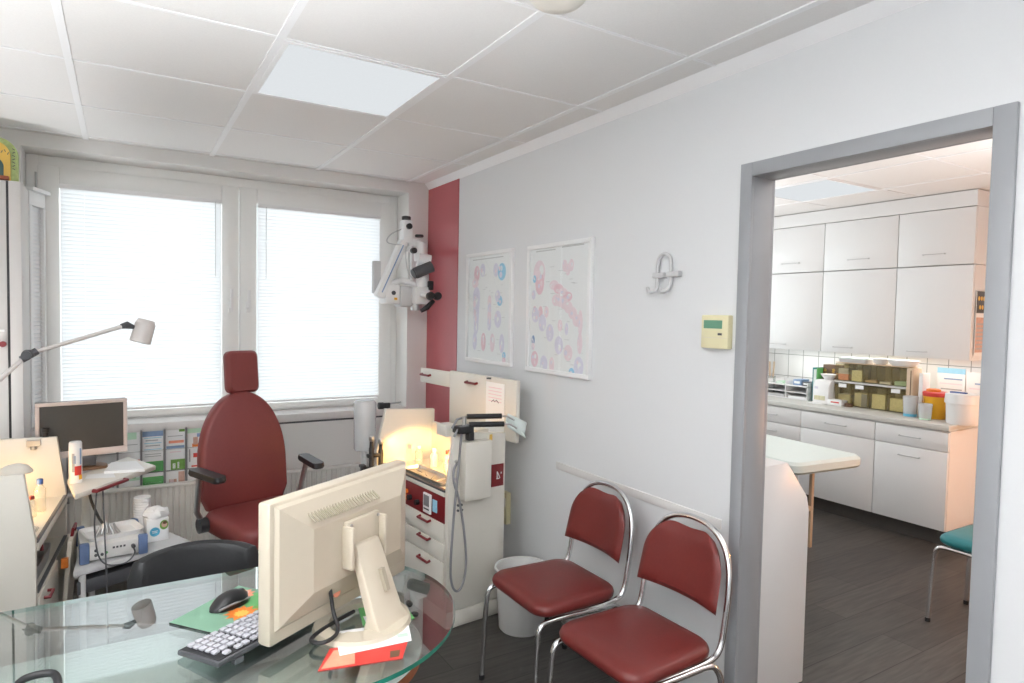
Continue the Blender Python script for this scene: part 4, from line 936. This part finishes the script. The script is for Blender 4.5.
lb = MB().bx(-.125, -.03, -.06, .06, 1.575, 1.70).build('link_box', 'white', t, bevel=.008)
MB().cyl((-.075, -.06, 1.645), (-.075, -.066, 1.645), .014, n=18).build('screw', 'dark_grey', lb)
MB().bx(-.07, -.05, -.063, -.058, 1.60, 1.615).build('yellow_mark', 'yellow', lb)
MB().bx(-.03, .055, -.065, .055, 1.555, 1.695).build('counterweight', 'pale_grey', t, bevel=.014)
MB().tube([(-.10, 0, 1.70), (.0, 0, 1.73), (.05, -.01, 1.72), (.09, -.02, 1.70)], .022, n=14).build('link_tube', 'white', t)
b = MB(); b.cyl((.05, 0, 1.99), (.115, -.02, 1.975), .025); b.cyl((.125, -.02, 1.985), (.125, -.02, 1.86), .042, n=24); b.build('yoke', 'white', t)
MB().lathe([(.026, 2.02), (.03, 2.028), (.026, 2.036)], (.115, -.02, 0), 20).build('yoke_cap', 'black', t)
MB().cyl((.06, -.045, 1.925), (.06, -.075, 1.925), .019, n=20).build('yoke_knob', 'black', t)
b = MB(); b.cyl((.10, -.03, 1.87), (.18, -.05, 1.855), .05, n=24); b.build('head_body', 'white', t)
b = MB(); b.cyl((.055, -.10, 1.775), (.165, -.12, 1.825), .037, n=28); b.cyl((.042, -.10, 1.769), (.058, -.1, 1.777), .032, n=24); b.build('handgrip', 'dark_grey', t)
b = MB(); b.cyl((.13, -.05, 1.78), (.13, -.05, 1.66), .042, n=24); b.bx(.055, .165, -.10, .03, 1.575, 1.69); b.build('optic_body', 'white', t, bevel=.01)
MB().bx(.15, .18, -.12, -.06, 1.67, 1.73).build('lamp_knob', 'black', t, bevel=.006)
for x_ in (.125, .175): MB().lathe([(.020, 0), (.026, .012), (.026, .035), (.022, .045)], n=20).build('eyepiece', 'black', t, loc=(x_, -.165, 1.625)).rotation_euler = (R(80), 0, 0)
MB().tube([(.10, -.10, 1.64), (.14, -.15, 1.63)], .017).build('ocular_tube', 'white', t)
MB().tube([(.085, -.13, 1.53), (.125, -.14, 1.555), (.17, -.14, 1.60)], [.012, .018, .014]).build('handle', 'black', t)
b = MB(); b.lathe([(.035, 1.535), (.04, 1.58)], (.09, -.04, 0), 24); b.build('objective', 'steel', t)

# ------------------------------------------------------------------ chairs with chrome frames
def stack_chair(label, loc, rz, vinyl):
    t = thing('waiting_chair', label, 'chair', loc, rz)
    def ring(e, z, kx=1.0):
        P = []
        for p in rounded(-.205+e, .205-e, -.20+e, .195-e, .075-e*.4, 0, 7):
            f = 1-.07*(p[1]+.20)/.4; P.append((p[0]*f, p[1], z))
        return P
    b = MB(); b.loft([ring(.03, .405), ring(.010, .409), ring(.002, .418), ring(0, .430), ring(.004, .442), ring(.014, .452), ring(.05, .458), ring(.12, .460)]); b.build('seat', vinyl, t)
    # backrest pad: arched top with a shallow dip, curved in plan, leaning back
    cols = 22; outer = []
    def back_pt(u, v, side):
        hw_ = .182-.010*v
        if v > .45: hw_ *= math.sqrt(max(.0, 1-((v-.45)/.72)**2))**.85
        x_ = u*hw_
        topz = .762-.030*(1-min(1, abs(u)/.55)**2)*0
        z_ = .545+v*.245-(.018*(1-u*u)**2+.032*abs(u)**4)*max(0, (v-.5)/.5) - .016*(1-v)*(1-u*u)*0
        th_ = .021*(max(0, 1-abs(u)**6))**.5*(max(0, 1-abs(2*v-1)**8))**.5
        y_ = .205+.030*(z_-.5)/.27*2-.028*(1-u*u)*-1+.0
        return (x_, y_-.03+side*th_, z_)
    NU, NV = 22, 12
    b = MB(); G = {}
    for s_ in (-1, 1):
        for i in range(NU+1):
            for j in range(NV+1): G[s_, i, j] = b.bm.verts.new(back_pt(-1+2*i/NU, j/NV, s_))
        for i in range(NU):
            for j in range(NV): b._f([G[s_, i, j], G[s_, i+1, j], G[s_, i+1, j+1], G[s_, i, j+1]])
    for i in range(NU):
        for j in (0, NV): b._f([G[-1, i, j], G[-1, i+1, j], G[1, i+1, j], G[1, i, j]])
    for j in range(NV):
        for i in (0, NU): b._f([G[-1, i, j], G[-1, i, j+1], G[1, i, j+1], G[1, i, j]])
    bmesh.ops.remove_doubles(b.bm, verts=b.bm.verts, dist=1e-5); b.build('backrest', vinyl, t)
    # back hoop: one tube from under the seat, up and over
    pts = [(-.175, -.13, .398), (-.185, .10, .398), (-.186, .185, .405), (-.187, .212, .44), (-.187, .224, .50), (-.186, .243, .62), (-.173, .257, .70), (-.136, .268, .765), (-.075, .275, .800), (0, .277, .810)]
    pts = pts+[(-p[0], p[1], p[2]) for p in pts[-2::-1]]
    MB().tube(pts, .0105, n=12, smooth=2).build('back_hoop', 'chrome', t)
    for s_ in (-1, 1):
        pts = [(s_*.200, -.212, .012), (s_*.190, -.203, .34), (s_*.190, -.19, .385), (s_*.187, -.15, .396), (s_*.19, .02, .392), (s_*.19, .13, .392), (s_*.195, .175, .385), (s_*.205, .20, .33), (s_*.232, .235, .012)]
        MB().tube(pts, .0105, n=12, smooth=2).build('leg', 'chrome', t)
        for x_, y_ in ((s_*.2005, -.213), (s_*.233, .236)): MB().lathe([(.013, 0), (.013, .02)], (x_, y_, 0), 14).build('foot_cap', 'black', t)
    b = MB()
    for y_ in (-.12, .12): b.tube([(-.19, y_, .395), (.19, y_, .395)], .008)
    b.build('cross_bar', 'steel', t)
    return t
stack_chair('dark red chrome-framed chair next to the white waste bin', (1.485, 2.085, 0), R(-90), 'red_vinyl')
stack_chair('dark red chrome-framed chair beside the doorway, the one nearer the camera', (1.468, 1.585, 0), R(-88), 'red_vinyl')
stack_chair('teal padded chair with chrome legs in the next room, cut off by the door frame', (3.70, 1.415, 0), R(180), 'teal_vinyl')
# waste bin
t = thing('waste_bin', 'round white plastic waste bin on the floor behind the red chairs', 'bin', (1.655, 2.585, 0))
MB().lathe([(.105, 0), (.110, .006), (.130, .285), (.137, .288), (.137, .298), (.126, .298), (.106, .012)], n=40, cap=True).build('bucket', 'bin_plastic', t)

# ------------------------------------------------------------------ next room: cabinets
XF = 4.72
def base_cabinet(y0, y1, label, two=False):
    t = thing('base_cabinet', label, 'cabinet', (XF, y0, 0), 0, 'white base cabinets of the next room'); w_ = y1-y0
    MB().bx(.018, XB-XF, 0, w_, .11, .79).build('carcass', 'lacquer', t)
    d = MB().bx(0, .018, .003, w_-.003, .652, .782).build('drawer', 'lacquer', t, bevel=.002)
    hb = lambda z_, p: MB().tube([(0, w_*.36, z_), (-.022, w_*.36, z_), (-.022, w_*.64, z_), (0, w_*.64, z_)], .003).build('handle', 'steel', p)
    hb(.717, d)
    if two:
        d = MB().bx(0, .018, .003, w_-.003, .515, .646).build('drawer', 'lacquer', t, bevel=.002); hb(.58, d)
        d = MB().bx(0, .018, .003, w_-.003, .112, .509).build('drawer', 'lacquer', t, bevel=.002); hb(.44, d)
    else:
        d = MB().bx(0, .018, .003, w_-.003, .112, .646).build('door', 'lacquer', t, bevel=.002)
        if y0 < 2.5: hb(.580, d)
    return t
base_cabinet(2.117, 2.61, 'white base cabinet at the end of the row, its side lit warm')
base_cabinet(2.61, 3.213, 'white base cabinet in the middle of the row, behind the couch corner')
base_cabinet(3.213, 3.82, 'white base cabinet with two drawers in view above the couch', True)
tag(MB().bx(XF+.055, XF+.075, 2.12, 4.24, 0, .109).build('kick_board', 'plinth'), 'dark kick board under the white base cabinets', 'kick board')
tag(MB().bx(XF-.012, XB-.005, 2.113, 4.24, .792, .832).build('worktop', 'worktop', bevel=.006), 'pale grey worktop running over the white base cabinets', 'worktop')
XU = 4.95
def wall_cabinet(y0, y1, z0, z1, label, hz):
    t = thing('wall_cabinet', label, 'cabinet', (XU, y0, z0), 0, 'white wall cabinets of the next room'); w_ = y1-y0; h = z1-z0
    MB().bx(.018, XB-XU-.004, .0005, w_-.0005, 0, h-.001).build('carcass', 'lacquer', t)
    d = MB().bx(0, .018, .003, w_-.003, .002, h-.003).build('door', 'lacquer', t, bevel=.002)
    f0, f1 = (.36, .64) if z0 > 1.5 else (.54, .80)
    MB().tube([(0, w_*f0, hz), (-.022, w_*f0, hz), (-.022, w_*f1, hz), (0, w_*f1, hz)], .003).build('handle', 'pale_grey', d)
    return t
ys = [2.115, 2.625, 3.215, 3.82]
for i, q in enumerate(('right end', 'middle', 'left end')):
    wall_cabinet(ys[i], ys[i+1], 1.925, 2.318, 'short white wall cabinet of the top row, at the '+q, .08)
    wall_cabinet(ys[i], ys[i+1], 1.262, 1.922, 'tall white wall cabinet of the lower row, at the '+q, .045)
struct(MB().bx(XU, XB-.003, 2.115, 4.24, 2.320, CZ-.006).build('trim_5', 'lacquer'))
MB_t = MB().bx(XB-.008, XB+.001, 1.0, 4.24, .832, 1.42).build('trim_6', 'wall_tile'); struct(MB_t)
t = thing('wall_calendar', 'calendar with a dark flower picture hanging on the side of the wall cabinets', 'calendar', (5.055, 2.107, 1.53))
MB().bx(-.075, .075, -.004, 0, -.235, .215).build('backing', 'paper', t)
b = MB(); b.use('dark_grey'); b.bx(-.073, .073, -.0052, -.004, .06, .21); b.use('gold'); 
for i in range(6): blob_p = [( -.045+.018*i+.014*math.cos(a), -.0054, .13+.03*(-1)**i+.016*math.sin(a)) for a in [2*math.pi*k_/10 for k_ in range(10)]]; b.prism(blob_p, (0, -.0004, 0))
b.use('skin_tone'); b.bx(-.073, .073, -.0052, -.004, -.21, .03); b.use('print_grey')
for i in range(7): b.bx(-.06, .06, -.0058, -.0052, -.19+.028*i, -.178+.028*i)
b.build('picture', None, t)

# ------------------------------------------------------------------ next room: couch and low cabinet
t = thing('exam_couch', 'pale mint padded examination couch in the next room', 'couch', (3.30, 2.27, 0), R(-5))
b = MB(); e = .018
b.loft([rounded(e, .62-e, e, 1.9-e, .06, .617), rounded(0, .62, 0, 1.9, .07, .634), rounded(0, .62, 0, 1.9, .07, .674), rounded(e, .62-e, e, 1.9-e, .06, .692)]); b.build('pad', 'mint', t)
for x_ in (.06, .60):
    for y_ in (.36, 1.55): MB().bx(x_-.012, x_+.012, y_-.012, y_+.012, 0, .60).build('leg', 'beige', t, bevel=.003)
b = MB(); b.bx(.04, .61, .34, 1.58, .587, .618); b.build('frame', 'beige', t, bevel=.003)
MB().bx(.06, .60, .35, .37, .25, .28).build('stretcher', 'beige', t)
t = thing('low_cabinet', 'white cabinet with a sloped front corner just inside the doorway', 'cabinet', (1.985, 1.58, 0))
b = MB(); b.prism([(0, 0, .025), (.415, 0, .025), (.415, 0, .74), (.400, 0, .80), (.265, 0, .955), (0, 0, .955)], (0, .56, 0)); b.build('carcass', 'lacquer', t, bevel=.004)
MB().bx(.01, .39, .01, .55, 0, .025).build('plinth', 'plinth', t)
d = MB().prism([(.4155, .01, .05), (.4155, .55, .05), (.4155, .55, .69), (.4155, .01, .69)], (.014, 0, 0)).build('door', 'lacquer', t, bevel=.002)
MB().bx(.43, .45, .24, .32, .60, .612).build('handle', 'steel', d)

# ------------------------------------------------------------------ next room: things on the worktop
WZ = .8325
t = thing('letter_tray', 'white two-tier letter tray at the far left end of the worktop', 'letter tray', (4.99, 3.345, WZ))
for i in range(3): MB().bx(0, .28, 0, .43, .055*i+(.0 if i else 0), .055*i+.006).build('tier', 'white', t)
for y_ in (0, .21, .424): MB().bx(0, .28, y_, y_+.006, .006, .15).build('divider', 'white', t)
MB().bx(.274, .28, .0, .43, .006, .15).build('rear_wall', 'white', t)
for i, (y0, y1, th, q, mm) in enumerate(((.02, .19, .016, 'pile of white forms in the right half of the letter tray', 'paper'), (.23, .41, .022, 'pile of grey and pink papers in the left half of the letter tray', 'pale_grey'))):
    tag(MB().bx(0, .22, 0, y1-y0, 0, th).build('paper_pile', mm, loc=(5.0, 3.345+y0, WZ+.0065), smooth=False), q, 'papers')
for (y_, q, m1, h_) in ((3.36, 'small dark box on top of the letter tray, nearest the green folder', 'dark_grey', .035), (3.45, 'grey-blue box on top of the letter tray', 'mid_blue', .05), (3.62, 'pale green pack lying on top of the letter tray', 'pale_green', .018)):
    t = thing('supply_box', q, 'box', (5.05, y_, WZ+.1165))
    MB().bx(0, .12, 0, .075, 0, h_).build('carton', m1, t, bevel=.002); MB().bx(-.001, 0, .01, .065, h_*.3, h_*.7).build('label_strip', 'paper', t)
t = thing('brush_jar', 'jar of wooden brushes at the left end of the worktop, beside the door jamb', 'jar', (5.12, 3.80, WZ))
MB().lathe([(.035, 0), (.038, .17), (.035, .17), (.032, .01)], n=24).build('glass', 'clear_plastic', t)
for i in range(4): MB().cyl((.012*math.cos(i*1.6), .012*math.sin(i*1.6), .01), (.026*math.cos(i*1.6), .026*math.sin(i*1.6), .30), .005, n=8).build('brush', 'beige', t)
t = thing('green_folder', 'upright teal green folder beside the white dispenser on the worktop', 'folder', (5.03, 3.285, WZ))
MB().bx(0, .20, .0, .008, 0, .285).build('spine', 'green', t); MB().bx(0, .20, .009, .035, .0, .27).build('pages', 'mint', t); MB().bx(0, .20, .036, .044, 0, .285).build('cover', 'teal_vinyl', t)
t = thing('patterned_box', 'dark box with golden brown pattern behind the white dispenser', 'box', (5.10, 3.13, WZ))
MB().bx(0, .08, 0, .15, 0, .315).build('carton', 'brown', t, bevel=.002)
b = MB(); rr = random.Random(2)
for i in range(26): b.prism([(-.0006, .01+.13*rr.random()+.012*math.cos(a), .06+.21*rr.random()*0+.06+.0085*i*.85+.008*math.sin(a)) for a in [2*math.pi*k_/8 for k_ in range(8)]], (.0004, 0, 0)) if False else b.box((-.0004, .015+.12*rr.random(), .05+.23*rr.random()), (.0008, .020, .014), rx=rr.random()*3)
b.build('pattern', 'gold', t)
t = thing('towel_dispenser', 'white bench dispenser carrying a small bowl on the worktop', 'dispenser', (4.93, 3.115, WZ))
P = [(0, 0, 0), (0, 0, .14), (.025, 0, .185), (.045, 0, .195), (.16, 0, .195), (.16, 0, 0)]
MB().prism(P, (0, .142, 0)).build('housing', 'white', t, bevel=.008)
MB().bx(-.002, .002, .03, .125, .03, .065).build('slot', 'khaki', t); MB().bx(-.05, .0, .015, .14, 0, .008).build('drip_tray', 'white', t)
MB().bx(-.0015, .0, .095, .125, .12, .14).build('label_mark', 'lilac', t)
t = thing('white_bowl', 'small white bowl standing on top of the bench dispenser', 'bowl', (5.02, 3.175, WZ+.196))
MB().lathe([(.03, 0), (.045, .02), (.062, .042), (.064, .046), (.058, .044), (.04, .02), (.02, .006)], n=28).build('bowl', 'white', t)
t = thing('red_striped_box', 'small white box with a red stripe in front of the storage drawers', 'box', (4.925, 3.0, WZ))
MB().bx(0, .09, 0, .12, 0, .045).build('carton', 'paper', t, bevel=.001); b = MB().bx(-.001, 0, .02, .09, .022, .032); b.build('red_stripe', 'red_bright', t)
t = thing('brown_tape', 'brown tape roll lying beside the red striped box', 'tape', (4.97, 2.965, WZ))
MB().lathe([(.030, 0), (.030, .025), (.016, .025), (.016, 0)], n=24).build('roll', 'brown', t)
# storage drawers: two tiers of tilt bins
t = thing('storage_drawers', 'two-tier rack of smoked clear tilt drawers on the worktop', 'storage rack', (4.99, 2.545, WZ))
MB().bx(.13, .15, 0, .56, 0, .352).build('back_board', 'khaki', t)
MB().bx(.0, .15, -.004, .566, .186, .200).build('shelf_strip', 'worktop', t); MB().bx(.01, .15, -.002, .562, .345, .352).build('top_board', 'beige', t)
for i in range(5):
    y0 = .004+.112*i
    d = MB().loft([[(.02, y0, .203), (.13, y0, .203), (.13, y0+.106, .203), (.02, y0+.106, .203)], [(-.0, y0, .340), (.13, y0, .340), (.13, y0+.106, .340), (.0, y0+.106, .340)]], cap=True).build('bin_drawer', 'smoked', t)
    mm, h_ = (('pale_green', .03), ('paper', .016), ('beige', .018), ('tray_yellow', .085), ('salmon', .05))[i]
    MB().bx(.03, .12, y0+.012, y0+.095, .206, .206+h_).build('contents', mm, d)
    if i == 4: MB().bx(.03, .12, y0+.012, y0+.095, .256, .30).build('contents', 'pale_grey', d)
for i in range(4):
    y0 = .006+.139*i
    d = MB().loft([[(.015, y0, .004), (.13, y0, .004), (.13, y0+.132, .004), (.015, y0+.132, .004)], [(-.005, y0, .172), (.13, y0, .172), (.13, y0+.132, .172), (-.005, y0+.132, .172)]], cap=True).build('bin_drawer', 'smoked', t)
    MB().bx(.025, .12, y0+.014, y0+.118, .008, (.105, .12, .115, .09)[i]).build('contents', ('tray_yellow', 'tray_yellow', 'khaki', 'khaki')[i], d)
    if i == 2: MB().bx(.02, .10, y0+.016, y0+.06, .01, .11).build('contents', 'mid_grey', d)
    if i in (0, 2, 3): MB().bx(-.010, -.004, y0+.03, y0+.095, .150, .180).build('name_tag', 'paper', d)
tz = WZ+.3525
t = thing('tray_stack', 'stacked trays with a mint lid on the left of the storage drawers', 'trays', (5.01, 2.86, tz))
MB().loft([rounded(0, .12, 0, .23, .02, 0), rounded(-.006, .126, -.006, .236, .022, .028)]).build('tray', 'pale_grey', t); MB().loft([rounded(-.006, .126, -.006, .236, .022, .0285), rounded(-.006, .126, -.006, .236, .022, .038)]).build('lid', 'mint', t)
t = thing('white_bowl', 'white bowl on top of the storage drawers, between two trays', 'bowl', (5.06, 2.775, tz))
MB().lathe([(.035, 0), (.05, .015), (.058, .045), (.054, .046), (.04, .012)], n=28).build('bowl', 'white', t)
t = thing('white_tray', 'long white oval tray on the right of the storage drawers', 'tray', (5.05, 2.60, tz))
MB().lathe([(.045, 0), (.055, .01), (.068, .045), (.064, .046), (.045, .012)], n=36, sy=1.75).build('dish', 'white', t)
t = thing('glove_holder', 'beige upright holder at the right end of the storage drawers', 'holder', (4.97, 2.485, WZ))
MB().bx(0, .12, 0, .048, 0, .345).build('column', 'beige', t, bevel=.003); MB().bx(-.002, 0, .014, .02, .03, .33).build('slot', 'brown', t)
t = thing('leaflet_stand', 'narrow upright white stand beside the yellow sharps bin', 'stand', (4.985, 2.425, WZ))
MB().bx(0, .10, 0, .028, 0, .315).build('panel', 'white', t, bevel=.002); MB().bx(-.03, .10, -.002, .03, 0, .006).build('foot', 'white', t)
def cup(label, loc, band, r=.045, h=.145):
    t = thing('measuring_cup', label, 'cup', loc, 0)
    MB().lathe([(r*.82, 0), (r*.84, .004), (r, h), (r*.95, h), (r*.8, .006)], n=28).build('cup', 'frosted', t)
    MB().lathe([(r*.845, .004), (r*.875, .04)], n=28, cap=False).build('colour_band', band, t)
cup('milky plastic cup with a turquoise band next to the sharps bin', (4.90, 2.462, WZ), 'cyan', .05, .15)
cup('milky plastic cup with a green band in front of the yellow sharps bin', (4.84, 2.33, WZ), 'pale_green', .044, .115)
t = thing('sharps_bin', 'yellow sharps bin with a red lid on the worktop', 'sharps bin', (4.985, 2.33, WZ))
MB().lathe([(.062, 0), (.066, .006), (.080, .165)], n=32).build('bucket', 'yellow', t)
MB().lathe([(.084, .160), (.086, .186), (.078, .192)], n=32).build('lid', 'red_bright', t); MB().lathe([(.045, .19), (.045, .207), (.03, .212)], (0, .02, 0), 24).build('cap', 'orange', t)
t = thing('blue_bottle', 'small dark blue bottle between the sharps bin and the white bucket', 'bottle', (5.02, 2.222, WZ))
MB().lathe([(.026, 0), (.028, .004), (.028, .09), (.012, .11), (.012, .125)], n=20).build('body', 'blue', t); MB().lathe([(.016, .122), (.016, .15)], n=16).build('cap', 'white', t)
t = thing('white_bucket', 'white plastic bucket with a rim at the right end of the worktop', 'bucket', (4.89, 2.118, WZ))
MB().lathe([(.088, 0), (.092, .006), (.098, .14), (.106, .142), (.106, .155), (.102, .205), (.096, .205), (.09, .012)], n=40).build('bucket', 'white', t)
MB().lathe([(.095, .197), (.095, .206), (.05, .210)], n=36).build('lid', 'white', t); MB().box((-.02, .02, .213), (.03, .10, .012)).build('blue_grip', 'blue', t, bevel=.003)
for y0, y1, z0, z1, q, hdr in ((2.262, 2.445, 1.0, 1.185, 'printed notice with a blue header leaning above the sharps bin', 'sky_blue'), (2.03, 2.25, .98, 1.165, 'white printed notice leaning on the tiles behind the white bucket', 'paper')):
    t = thing('notice_card', q, 'notice', (5.235, (y0+y1)/2, WZ)); w_ = (y1-y0)/2*1.03
    MB().bx(0, .003, -w_, w_, 0, z1-WZ).build('card', 'paper', t)
    b = MB(); b.use(hdr); b.bx(-.001, 0, -w_, w_, z1-WZ-.04, z1-WZ); b.use('mid_blue'); b.bx(-.0012, 0, -w_*.8, w_*.5, z1-WZ-.085, z1-WZ-.075); b.use('pink'); b.bx(-.0012, 0, -w_*.8, w_*.8, z1-WZ-.12, z1-WZ-.112); b.use('print_grey'); b.bx(-.0012, 0, -w_*.8, w_*.7, z1-WZ-.16, z1-WZ-.152); b.build('print', None, t)
    MB().bx(.003, .055, -.02, .02, 0, .01).build('easel_foot', 'paper', t)
